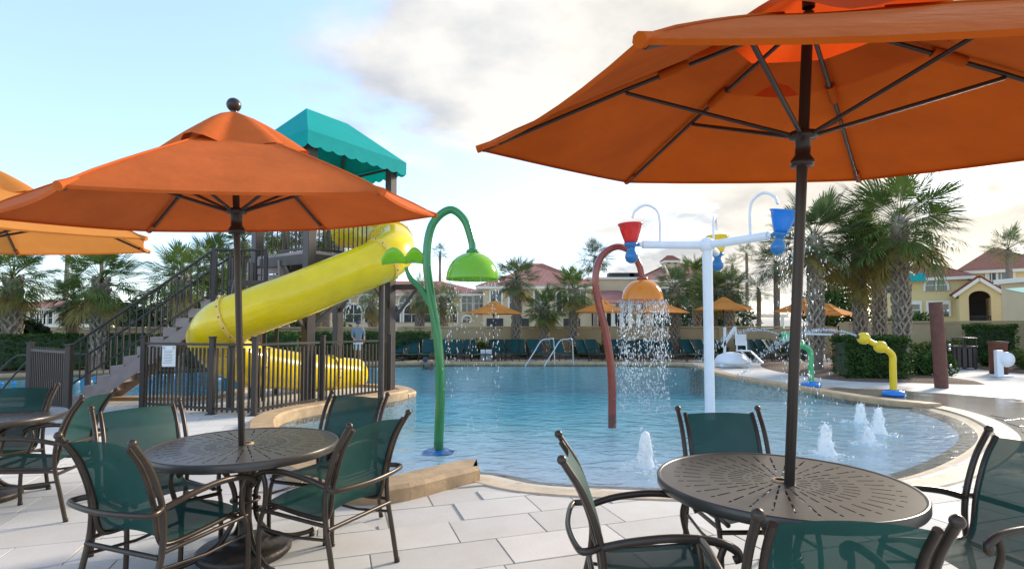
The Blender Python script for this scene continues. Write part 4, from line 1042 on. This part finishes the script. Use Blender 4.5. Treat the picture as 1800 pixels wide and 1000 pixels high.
t = thing('sign_post', 'thin rust post with a horizontal white bar in the planting bed', 'post', G(1470, 656))
MB().box((0, 0, .65), (.14, .14, 1.3)).build('post', M['rust'], t)
MB().bar((-1.0, 0, 1.28), (.3, 0, 1.25), .05, .06).build('cross_bar', M['white'], t)
t = thing('pergola_frame', 'small white pergola frame beyond the wall under the bright sky', 'pergola', (17.6, 38, 0))
for x in (-1.4, 1.4): MB().box((x, 0, 1.1), (.16, .16, 2.2)).build('post', M['cream'], t)
MB().box((0, 0, 2.25), (3.6, .14, .14)).build('beam', M['cream'], t)
for k in range(9): MB().box((-1.6 + k * .4, 0, 2.38), (.07, .9, .1)).build('rafter', M['cream'], t)
# awning at the right edge
aw = thing('teal_awning', 'teal canvas awning at the end wall on the right', 'awning', (20.2, 19.0, 0))
MB().add([(-1.75, -1, 2.35), (3, -1, 2.75), (3, 1.6, 3.3), (-1.4, 1.6, 2.95)], [(0, 1, 2, 3)]).build('cloth', M['teal'], aw, solid=.02)
MB().add([(-1.75, -1.01, 2.34), (3, -1.01, 2.74), (3, -1.01, 2.4), (-1.75, -1.01, 2.1)], [(0, 1, 2, 3)]).build('valance', M['teal'], aw, solid=.01)
for x in (-1.5, 2.8): MB().box((x, -.9, 1.1), (.08, .08, 2.3)).build('post', M['cream'], aw)

# ------------------------------------------------------------------ people
def person(label, base, h, head_turn=0, shirt='shirt', bottom='shorts', swim=False):
    t = thing('person', label, 'person', base)
    k = h / 1.75
    J = dict(pel=(0, 0, .95), wst=(0, 0, 1.1), chs=(0, -.01, 1.32), nck=(0, 0, 1.49), hd0=(0, -.01, 1.56), hd1=(0, -.015, 1.66), hd2=(0, -.0, 1.73),
             sl=(.18, 0, 1.42), el=(.25, .02, 1.15), wl=(.23, -.12, .93), hl=(.22, -.16, .85), sr=(-.18, 0, 1.42), er=(-.25, .0, 1.15), wr=(-.2, -.18, 1.02), hr=(-.18, -.24, .98),
             tl=(.1, 0, .88), kl=(.11, -.03, .5), al=(.11, .02, .09), fl=(.12, -.13, .03), tr=(-.1, 0, .88), kr=(-.12, .02, .5), ar=(-.13, .06, .09), fr=(-.14, -.09, .03))
    Rd = dict(pel=.14, wst=.125, chs=.15, nck=.058, hd0=.075, hd1=.095, hd2=.06, sl=.065, el=.045, wl=.03, hl=.035, sr=.065, er=.045, wr=.03, hr=.035, tl=.09, kl=.06, al=.042, fl=.035, tr=.09, kr=.06, ar=.042, fr=.035)
    E = [('pel', 'wst'), ('wst', 'chs'), ('chs', 'nck'), ('nck', 'hd0'), ('hd0', 'hd1'), ('hd1', 'hd2'), ('chs', 'sl'), ('sl', 'el'), ('el', 'wl'), ('wl', 'hl'), ('chs', 'sr'), ('sr', 'er'), ('er', 'wr'), ('wr', 'hr'), ('pel', 'tl'), ('tl', 'kl'), ('kl', 'al'), ('al', 'fl'), ('pel', 'tr'), ('tr', 'kr'), ('kr', 'ar'), ('ar', 'fr')]
    def skin(name, ks, grow, material):
        ks = list(ks); me = bpy.data.meshes.new(name); me.from_pydata([tuple(c * k for c in J[q]) for q in ks], [(ks.index(a), ks.index(b)) for a, b in E if a in ks and b in ks], [])
        o = link(name, me, material, t); md = o.modifiers.new('skin', 'SKIN'); md.use_smooth_shade = True
        for i, q in enumerate(ks): r = (Rd[q] + grow) * k; o.data.skin_vertices[0].data[i].radius = (r, r * (.8 if q in ('pel', 'wst', 'chs') else 1)); o.data.skin_vertices[0].data[i].use_root = (i == 0)
        s = o.modifiers.new('sub', 'SUBSURF'); s.levels = 2; s.render_levels = 2
        return o
    skin('body', J.keys(), 0, M['skin'])
    if shirt: skin('shirt', ['chs', 'wst', 'pel', 'nck', 'sl', 'sr', 'el', 'er'], .028, M[shirt])
    if bottom: skin('shorts', ['pel', 'tl', 'tr', 'kl', 'kr'], .022, M[bottom])
    hm = MB().lathe([(.104, -.02), (.108, .02), (.095, .07), (.05, .105), (0, .115)], Vector((0, -.0, 1.665)) * k, 14)
    hm.build('hair', M['cap'], t)
    return t
pp = person('person in grey shirt and white shorts standing by the hedge beyond the pool', pb(630, 22.55), 1.74)
pp.rotation_euler = (0, 0, R(25))
pz = G(747, 641) + Vector((0, 1.6, 0)); pz.z = -.42
sw_ = person('swimmer with head and shoulders above the water by the far pool edge', pz, 1.74, shirt=None, bottom='cap')
sw_.rotation_euler = (R(68), 0, 0)
# lane ropes
for a, b, lab in (((-22, 13.0), (-7.2, 16.5), 'blue and white lane rope floating behind the staircase'), ((-14, 16.3), (-4.4, 20.3), 'blue and white lane rope floating along the far side of the pool')):
    a, b = Vector((*a, -.04)), Vector((*b, -.04)); t = thing('lane_rope', lab, 'lane rope', a); k = int((b - a).length / .3)
    bl = MB(); wh = MB(); d = (b - a).normalized()
    for i in range(k):
        (wh if (i // 4) % 3 == 2 else bl).lathe([(.01, -.05), (.03, -.04), (.03, .04), (.01, .05)], (b - a) * (i / k), 8, d)
    bl.build('blue_floats', M['blueb'], t)['kind'] = 'stuff'; wh.build('white_floats', M['white'], t)['kind'] = 'stuff'

# ------------------------------------------------------------------ buildings
def arched(w, h, n=10, arch=True):
    P = [(-w / 2, 0), (w / 2, 0)]
    if arch:
        r = w / 2; P += [(r * math.cos(math.pi * i / n), h - r + r * math.sin(math.pi * i / n)) for i in range(n + 1)]
    else: P += [(w / 2, h), (-w / 2, h)]
    return P
def window(par, x, y, z, w, h, arch=True, frame=True, kind='window', gl='glass'):
    P = arched(w, h, arch=arch); o = thing_part(par, kind, P, x, y - .05, z, M[gl], .08)
    if frame:
        Q = arched(w + .3, h + .15 + (.0 if arch else .15), arch=arch)
        m = MB(); a = [(p[0], 0, p[1]) for p in P]
        # frame ring in front of the wall
        k = len(P); vs = [(x + p[0], y - .12, z + p[1]) for p in P] + [(x + q[0], y - .12, z + q[1] - .0) for q in Q] + [(x + q[0], y + .02, z + q[1]) for q in Q]
        m.add(vs, [(i, (i + 1) % k, k + (i + 1) % k, k + i) for i in range(k)] + [(k + i, k + (i + 1) % k, 2 * k + (i + 1) % k, 2 * k + i) for i in range(k)])
        m.build('frame', M['cream'], o)
        mb = MB().box((x, y - .1, z + h * .5), (.06, .03, h * .98)).box((x, y - .1, z + h * .45), (w, .03, .05)); mb.build('mullion', M['cream'], o)
    return o
def thing_part(par, name, P, x, y, z, m, th):
    k = len(P); vs = [(x + p[0], y, z + p[1]) for p in P] + [(x + p[0], y + th, z + p[1]) for p in P]
    return MB().add(vs, [tuple(range(k)), tuple(range(2 * k - 1, k - 1, -1))] + [(i, k + i, k + (i + 1) % k, (i + 1) % k) for i in range(k)]).build(name, m, par)
def hip(par, x0, x1, y0, y1, z0, z1, material, ov=.5, ridge=None, axis='x', name='roof'):
    x0 -= ov; x1 += ov; y0 -= ov; y1 += ov
    if axis == 'x':
        d = (y1 - y0) / 2 if ridge is None else ridge; rv = [(x0 + d, (y0 + y1) / 2, z1), (x1 - d, (y0 + y1) / 2, z1)]
        f = [(0, 1, 5, 4), (1, 2, 5), (2, 3, 4, 5), (3, 0, 4)]
    else:
        d = (x1 - x0) / 2 if ridge is None else ridge; rv = [((x0 + x1) / 2, y0 + d, z1), ((x0 + x1) / 2, y1 - d, z1)]
        f = [(0, 1, 4), (1, 2, 5, 4), (2, 3, 5), (3, 0, 4, 5)]
    o = MB().add([(x0, y0, z0), (x1, y0, z0), (x1, y1, z0), (x0, y1, z0)] + rv, f + [(3, 2, 1, 0)]).build(name, material, par)
    MB().box(((x0 + x1) / 2, (y0 + y1) / 2, z0 - .14), (x1 - x0 - .15, y1 - y0 - .15, .26)).build('eaves', M['cream'], o)
    return o
def X(px, Y): return (px - 900) / FP * Y
def Zp(py, Y): return D(900, py, Y).z
# --- hotel across the garden
HY = 54
h = thing('hotel_building', 'long beige stucco hotel with pink metal roofs and arched windows behind the palms', 'building', (0, HY, 0))
def block(px0, px1, py, Y, dep, par=h, m='hotel', base=-.5):
    x0, x1, z = X(px0, Y), X(px1, Y), Zp(py, Y)
    MB().box(((x0 + x1) / 2, Y - HY0 + dep / 2, (z + base) / 2), (x1 - x0, dep, z - base)).build('wall', M[m], par)
    return x0, x1, z
HY0 = HY
x0, x1, z = block(560, 850, 516, HY, 10); hip(h, x0, x1, 0, 10, z, Zp(494, HY + 5), M['roof'], .8)
y_ = -.0
for px in (590, 622, 655, 690, 724, 758, 790): window(h, X(px, HY), y_, Zp(566, HY) , 1.5, 1.75, True, True, 'arch_opening', 'dark')
for px in (605, 640, 676, 712, 748, 784): window(h, X(px, HY), y_, Zp(543, HY), 1.1, 1.3, True, True)
window(h, X(821, HY), y_, Zp(547, HY), 1.0, 1.75); window(h, X(842, HY), y_, Zp(547, HY), .9, 1.7, False)
window(h, X(821, HY), y_, Zp(566, HY), .8, .6)
# projecting block with the big roof
x0, x1, z = block(849, 1040, 503, HY - 5, 14); hip(h, x0, x1, -5, 9, z, Zp(463, HY + 2), M['roof'], .7, ridge=6.5)
for px, w in ((872, .95), (905, .95), (950, 1.0), (988, 1.0), (1020, 1.0)): window(h, X(px, HY - 5), -5, Zp(548, HY - 5), w * 1.0, 1.9, px in (905, 988))
for px in (870, 915, 960, 1005): window(h, X(px, HY - 5), -5, Zp(577, HY - 5), 1.5, .9, False, False, 'opening', 'dark')
# middle block with parapet and lower lean-to roof with colonnade
x0, x1, z = block(1036, 1150, 491, HY, 9)
MB().box(((x0 + x1) / 2, 4.5, z + .1), (x1 - x0 + .4, 9.4, .22)).build('parapet_cap', M['cream'], h)
for px in (1090, 1113, 1128): MB().box((X(px, HY), 3, z + .55), (1.3, 1.3, .7)).build('rooftop_unit', M['dark'], h)
x0, x1 = X(1040, HY - 6), X(1130, HY - 6); zr = Zp(533, HY - 6)
MB().add([(x0, -6.4, zr), (x1, -6.4, zr), (x1 - .8, .0, Zp(512, HY)), (x0 + .4, .0, Zp(512, HY))], [(0, 1, 2, 3)]).build('porch_roof', M['roof'], h, solid=.15)
for k in range(6): MB().lathe([(.22, -.5), (.2, 0), (.18, zr - .25), (.26, zr - .2), (.26, zr - .05)], (x0 + .4 + (x1 - x0 - .8) * k / 5, -6, 0), 12).build('column', M['cream'], h)
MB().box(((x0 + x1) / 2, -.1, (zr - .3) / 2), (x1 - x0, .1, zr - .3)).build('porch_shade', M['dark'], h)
# right block with ridge roof and chimney turret
x0, x1, z = block(1135, 1300, 492, HY - 2, 12); hip(h, x0, x1, -2, 10, z, Zp(461, HY + 4), M['roof'], .7, ridge=5.5)
for px in (1160, 1185, 1215, 1245, 1275): window(h, X(px, HY - 2), -2, Zp(536, HY - 2), 1.1, 1.5, False); window(h, X(px, HY - 2), -2, Zp(573, HY - 2), 1.3, 1.6, False)
xc = X(1179, HY + 2); zc0, zc1 = Zp(480, HY + 2), Zp(459, HY + 2)
tu = MB().box((xc, 2.0, (zc0 + zc1) / 2 - .4), (1.35, 1.35, zc1 - zc0 + .8)).build('chimney', M['hotel'], h)
for s in (-.33, .33): MB().box((xc + s, 1.31, zc1 - .22), (.32, .04, .3)).build('chimney_vent', M['dark'], tu)
hip(h, xc - .7, xc + .7, 1.3, 2.7, zc1 + .02, Zp(449, HY + 2), M['vroof'], .2, ridge=.6, name='chimney_roof')
# --- villa on the right
VY = 43; HY0 = VY; VX = X(1650, VY)
def XV(px): return (px - 1650) * .0358
X_world, X = X, (lambda px, Y: XV(px))
v = thing('villa_building', 'yellow stucco villa with red tile roofs and an arched porch beyond the wall', 'building', (VX, VY, 0), -math.atan2(VX, VY) * .92)
x0, x1, z = block(1552, 1702, 487, VY, 6, v, 'villa'); hip(v, x0, x1, 0, 6, z, Zp(461, VY + 3), M['vroof'], .5)
window(v, X(1647, VY), 0, Zp(511, VY), 1.35, 1.0); window(v, X(1650, VY), 0, Zp(556, VY), 1.25, .95, False); window(v, X(1600, VY), 0, Zp(552, VY), 1.2, .8, False); window(v, X(1572, VY), 0, Zp(512, VY), 1.2, 1.1, False)
for px in (1570, 1606):
    xa = X(px, VY); MB().add([(xa - .8, -.9, Zp(494, VY)), (xa + .8, -.9, Zp(494, VY)), (xa + .8, 0, Zp(479, VY)), (xa - .8, 0, Zp(479, VY))], [(0, 1, 2, 3)]).build('window_awning', M['teal'], v, solid=.03)
x0, x1, z = block(1700, 1850, 480, VY + 3, 10, v, 'villa'); hip(v, x0, x1, 3, 13, z, Zp(446, VY + 8), M['vroof'], .5, ridge=3)
window(v, X(1766, VY + 3), 3, Zp(509, VY + 3), 1.4, 1.2, False); window(v, X(1750, VY + 3), 3, Zp(509, VY + 3), .5, 1.2, False)
# porch: pillars, arch, gable
px0, px1 = X(1680, VY - 3), X(1744, VY - 3); zt = Zp(512, VY - 3); ow = (px1 - px0) * .27; xm = (px0 + px1) / 2; zs = Zp(524, VY - 3)
for s in (-1, 1): MB().box((xm + s * (px1 - px0) * .385, -1.5, zs / 2 - .25), ((px1 - px0) * .23, 3, zs + .5)).build('pillar', M['villa'], v)
k = 12; P = [(px0, zs), (xm - ow, zs)] + [(xm - ow * math.cos(math.pi * i / k), zs + ow * .82 * math.sin(math.pi * i / k)) for i in range(1, k)] + [(xm + ow, zs), (px1, zs), (px1, zt), (xm, Zp(489, VY - 3)), (px0, zt)]
thing_part(v, 'gable_arch', [(a, b) for a, b in P], 0, -3, 0, M['villa'], .5)
for s in (-1, 1):
    a = Vector((xm, -3.1, Zp(487, VY - 3))); b = Vector((xm + s * ((px1 - px0) / 2 + .35), -3.1, zt - .18))
    MB().add([a, b, b + Vector((0, 4.5, 0)), a + Vector((0, 4.5, 0))], [(0, 1, 2, 3)]).build('porch_roof', M['vroof'], v, solid=.16)
    MB().bar(a + Vector((0, -.1, -.22)), b + Vector((0, -.1, -.22)), .12, .22).build('gable_trim', M['cream'], v)
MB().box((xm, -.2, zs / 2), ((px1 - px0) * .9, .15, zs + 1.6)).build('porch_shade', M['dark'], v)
MB().box((xm, -2.7, Zp(566, VY - 3)), (ow * 2, .06, .06)).box((xm, -2.7, Zp(556, VY - 3)), (ow * 2, .06, .06)).build('porch_rail', M['dark'], v)
for k in range(12): MB().box((xm - ow + 2 * ow * (k + .5) / 12, -2.7, Zp(561, VY - 3)), (.04, .04, .45)).build('porch_baluster', M['dark'], v)
X = X_world
# flat-roofed annex at the right edge
HY0 = 30
an = thing('annex_building', 'plain beige annex with cream cornice at the right edge behind the awning', 'building', (0, 30, 0))
x0, x1, z = X(1762, 33), X(1762, 33) + 8, Zp(499, 33)
MB().box(((x0 + x1) / 2, -2, z / 2 - .2), (x1 - x0, 10, z + .4)).build('wall', M['hotel'], an)
MB().box(((x0 + x1) / 2, -2, z + .12), (x1 - x0 + .5, 10.5, .28)).build('cornice', M['cream'], an)
# --- low building on the far left
HY0 = 62
lb_ = thing('clubhouse_building', 'low cream clubhouse with pink roof and arches far behind the left palms', 'building', (0, 62, 0))
x0, x1, z = block(-40, 185, 541, 62, 9, lb_, 'cream'); hip(lb_, x0, x1, 0, 9, z, Zp(527, 66), M['roof'], .6)
for px in (5, 33, 62, 74, 86, 127, 150, 172): window(lb_, X(px, 62), 0, Zp(569, 62), 1.0, 1.5, True, True, 'arch_opening', 'dark')

# ------------------------------------------------------------------ palms, hedges, shrubs
SP = dict(blades=30, nl=58, w=.028)
palm('sabal_palm', 'tall full palm with criss-cross trunk beside the rust-brown shower post', pb(1585, 17.6), D(900, 395, 17.6).z, 2.1, 50, 11, .21, .18, 1.2, 'leafA', -.8, 0, 40, 5, frond_objs=True, w=.019)
palm('sabal_palm', 'thick palm with pale criss-cross trunk right of the amber umbrella by the bank', pb(1434, 18.5), D(900, 425, 18.5).z, 1.75, 44, 12, .2, .18, .8, 'leafB', -.75, 0, 38, 4, frond_objs=True)
palm('sabal_palm', 'palm with criss-cross trunk left of the tall full palm, yellowish lower fronds', pb(1512, 19.5), D(900, 440, 19.5).z, 1.85, 42, 13, .18, .165, .4, 'leafA', -.85, 0, 38, 10, frond_objs=True)
palm('sabal_palm', 'slim palm trunk squeezed behind the tall full palm', pb(1546, 21.5), D(900, 452, 21.5).z, 1.5, 40, 14, .2, .18, .5, 'leafA', -.7, 0, 26, 6)
palm('sabal_palm', 'sparse palm beyond the villa wall by the right roofs', pb(1776, 36), D(900, 440, 36).z, 1.75, 34, 15, .2, .17, None, 'leafB', -.5, 0, 20, 4)
for i, (px, py, Y, cr, lab) in enumerate(((908, 492, 26.2, 1.3, 'palm between the lime bowl and the middle of the tan wall'), (957, 545, 26.2, 1.15, 'low palm in front of the tan wall, leaning fronds, by the grab rails'), (1008, 512, 26.2, 1.3, 'palm in front of the tan wall left of the red-brown pipe'), (1186, 508, 26.2, 1.3, 'palm behind the curtain of drops from the orange bowl'), (1225, 488, 30, 1.5, 'palm crowded behind the white bucket post, left one'), (1252, 515, 28, 1.4, 'palm crowded behind the white bucket post, lower right one'), (1282, 512, 27.5, 1.3, 'palm right of the white bucket post before the gap of sky'))):
    palm('sabal_palm', lab, pb(px, Y), D(900, py, Y).z, cr, 46, 20 + i, .19, .17, .5, 'leafA' if i % 3 else 'leafB', -.8, 0, 30, 6)
palm('sabal_palm', 'tall round-headed palm rising above the hotel roof behind the red-brown pipe', pb(1047, 36), D(900, 455, 36).z, 1.55, 44, 31, .18, .16, None, 'leafD', -.7, 0, 22, 2)
palm('sabal_palm', 'tall palm behind the blue bucket with greyish fronds', pb(1366, 27), D(900, 466, 27).z, 1.35, 40, 32, .16, .14, None, 'leafD', -.7, 0, 22, 0)
palm('sabal_palm', 'small dark palm before the gap of sky beside the pergola', pb(1334, 30), D(900, 512, 30).z, .95, 30, 33, .13, .11, None, 'leafD', -.8, 0, 18, 2)
for i, (px, py, Y, cr, lab) in enumerate(((773, 444, 60, 1.25, 'slender fan palm standing alone above the hotel roof'), (1285, 468, 50, 1.15, 'slender fan palm, shorter of the pair right of the white post'), (1314, 448, 52, 1.2, 'slender fan palm, taller of the pair right of the white post'), (113, 395, 40, 1.5, 'very tall slender palm trunk behind the amber umbrella, left one'), (176, 402, 42, 1.4, 'very tall slender palm peeking above the amber umbrella'), (300, 470, 45, 1.3, 'slender palm behind the staircase railing'))):
    palm('fan_palm', lab, pb(px, Y), D(900, py, Y).z, cr, 30, 40 + i, .17, .13, None, 'leafB', -.55, .2 * (i % 2), 18, 5)
for i, (px, py, Y, cr, lab) in enumerate(((22, 490, 18.5, 1.45, 'full palm left of the hedge under the amber umbrella'), (176, 498, 18.8, 1.55, 'full palm with boot-covered trunk behind the staircase foot'), (318, 492, 19.5, 1.5, 'wide palm behind the middle of the staircase'), (425, 425, 24, 1.5, 'palm rising behind the upper stair landing'), (128, 530, 21, 1.1, 'low palm between the hedge and the boot-covered palm'), (400, 520, 21, 1.3, 'palm behind the left bend of the yellow slide'), (500, 405, 27, 1.6, 'palm seen through the tower railings'), (575, 410, 28, 1.6, 'palm seen between the tower posts'), (372, 470, 23, 1.4, 'palm behind the stair handrail top'))):
    palm('sabal_palm', lab, pb(px, Y), D(900, py, Y).z, cr, 50, 50 + i, .22, .2, .5 if i < 3 else None, 'leafA', -.8, 0, 30, 7)
for i, (px, py, Y, cr, lab) in enumerate(((738, 522, 27.6, 1.15, 'palm behind the green pipe, left of the pair'), (780, 530, 28.2, 1.05, 'palm behind the green pipe, right of the pair'), (655, 535, 28, 1.1, 'palm behind the right tower post'), (560, 545, 29, 1.2, 'palm behind the long yellow tube'))):
    palm('sabal_palm', lab, pb(px, Y), D(900, py, Y).z, cr, 40, 70 + i, .18, .16, .5, 'leafA', -.8, 0, 20, 7)
hedge('clipped_hedge', 'clipped dark green hedge below the tan wall left of the staircase', (-19.5, 17.6, 0), (-8.2, 21.0, 0), 1.0, .05, 1.22, .07, M['hedge'], 1, 9000)
hedge('clipped_hedge', 'clipped dark green hedge behind the slide tower and the standing person', (-10.7, 22.9, 0), (-3.9, 25.7, 0), 1.0, .05, 1.25, .07, M['hedge'], 2, 6000)
hedge('clipped_hedge', 'square clipped hedge in the bed behind the yellow sprayer', (9.6, 16.0, 0), (11.3, 15.7, 0), 1.2, .05, 1.2, .06, M['hedge'], 3, 5000)
hedge('clipped_hedge', 'tall clipped green block beside the end wall gate', (18.0, 21.6, 0), (19.3, 20.7, 0), .9, .05, 1.55, .06, M['hedge'], 4, 3500)
bush('low_shrub', 'dark leafy shrub at the foot of the tall full palm', pb(1625, 16.4), .95, .6, .75, .07, M['hedge'], 5, 2200)
bush('low_shrub', 'dark leafy shrub left of the tall full palm trunk', pb(1560, 16.2), .7, .55, .7, .07, M['hedge'], 6, 1700)
bush('low_shrub', 'grassy yellow-green shrub behind the litter bin', pb(1645, 22), 1.5, .7, 1.0, .10, M['shrub'], 7, 2000)
bush('low_shrub', 'grassy yellow-green shrub between the litter bin and the palm', pb(1598, 22.5), 1.1, .7, .9, .10, M['shrub'], 8, 1500)
bush('low_shrub', 'low leafy shrub beside the white disc fixture', pb(1822, 18.6), 1.1, .7, .75, .08, M['shrub'], 9, 1800)
bush('low_shrub', 'low leafy shrub before the tall clipped block', pb(1742, 20.0), .8, .5, .6, .08, M['hedge'], 10, 1200)
bush('garden_tree', 'dark green leafy tree between the palm trunks beyond the amber umbrella', pb(1478, 30), 2.2, 2, 4.3, .16, M['hedge'], 11, 3500, 'tree')
bush('garden_tree', 'leafy green shrub in front of the yellow villa wall', pb(1612, 36), 2.2, 1.5, 2.6, .15, M['hedge'], 12, 2200, 'shrub')
bush('garden_tree', 'leafy mass behind the palms right of the white post', pb(1245, 33), 3.2, 2, 3.4, .18, M['leafD'], 13, 3000, 'shrub')
bush('cycad_shrub', 'dark spiky cycad shrub beside the hedge below the palms', pb(45, 20.5), 1.5, 1.2, 1.9, .22, M['leafD'], 14, 1500)
for i, px in enumerate((800, 845, 925, 1032, 1070, 1105, 1215, 1258, 1330, 1395)):
    bush('bed_shrub', 'small grassy shrub in the bed between the loungers and the tan wall', pb(px, 26.2 - (.3 if i % 2 else 0)), .75, .45, .85, .09, M['shrub'], 80 + i, 650, group='small shrubs along the tan wall')
bush('garden_tree', 'dark leafy backdrop tree behind the staircase palms', pb(230, 30), 5.5, 2, 3.0, .2, M['leafD'], 15, 4200, 'tree')
bush('garden_tree', 'dark leafy backdrop tree behind the tower', pb(480, 33), 5.5, 2, 3.2, .2, M['leafD'], 16, 4200, 'tree')
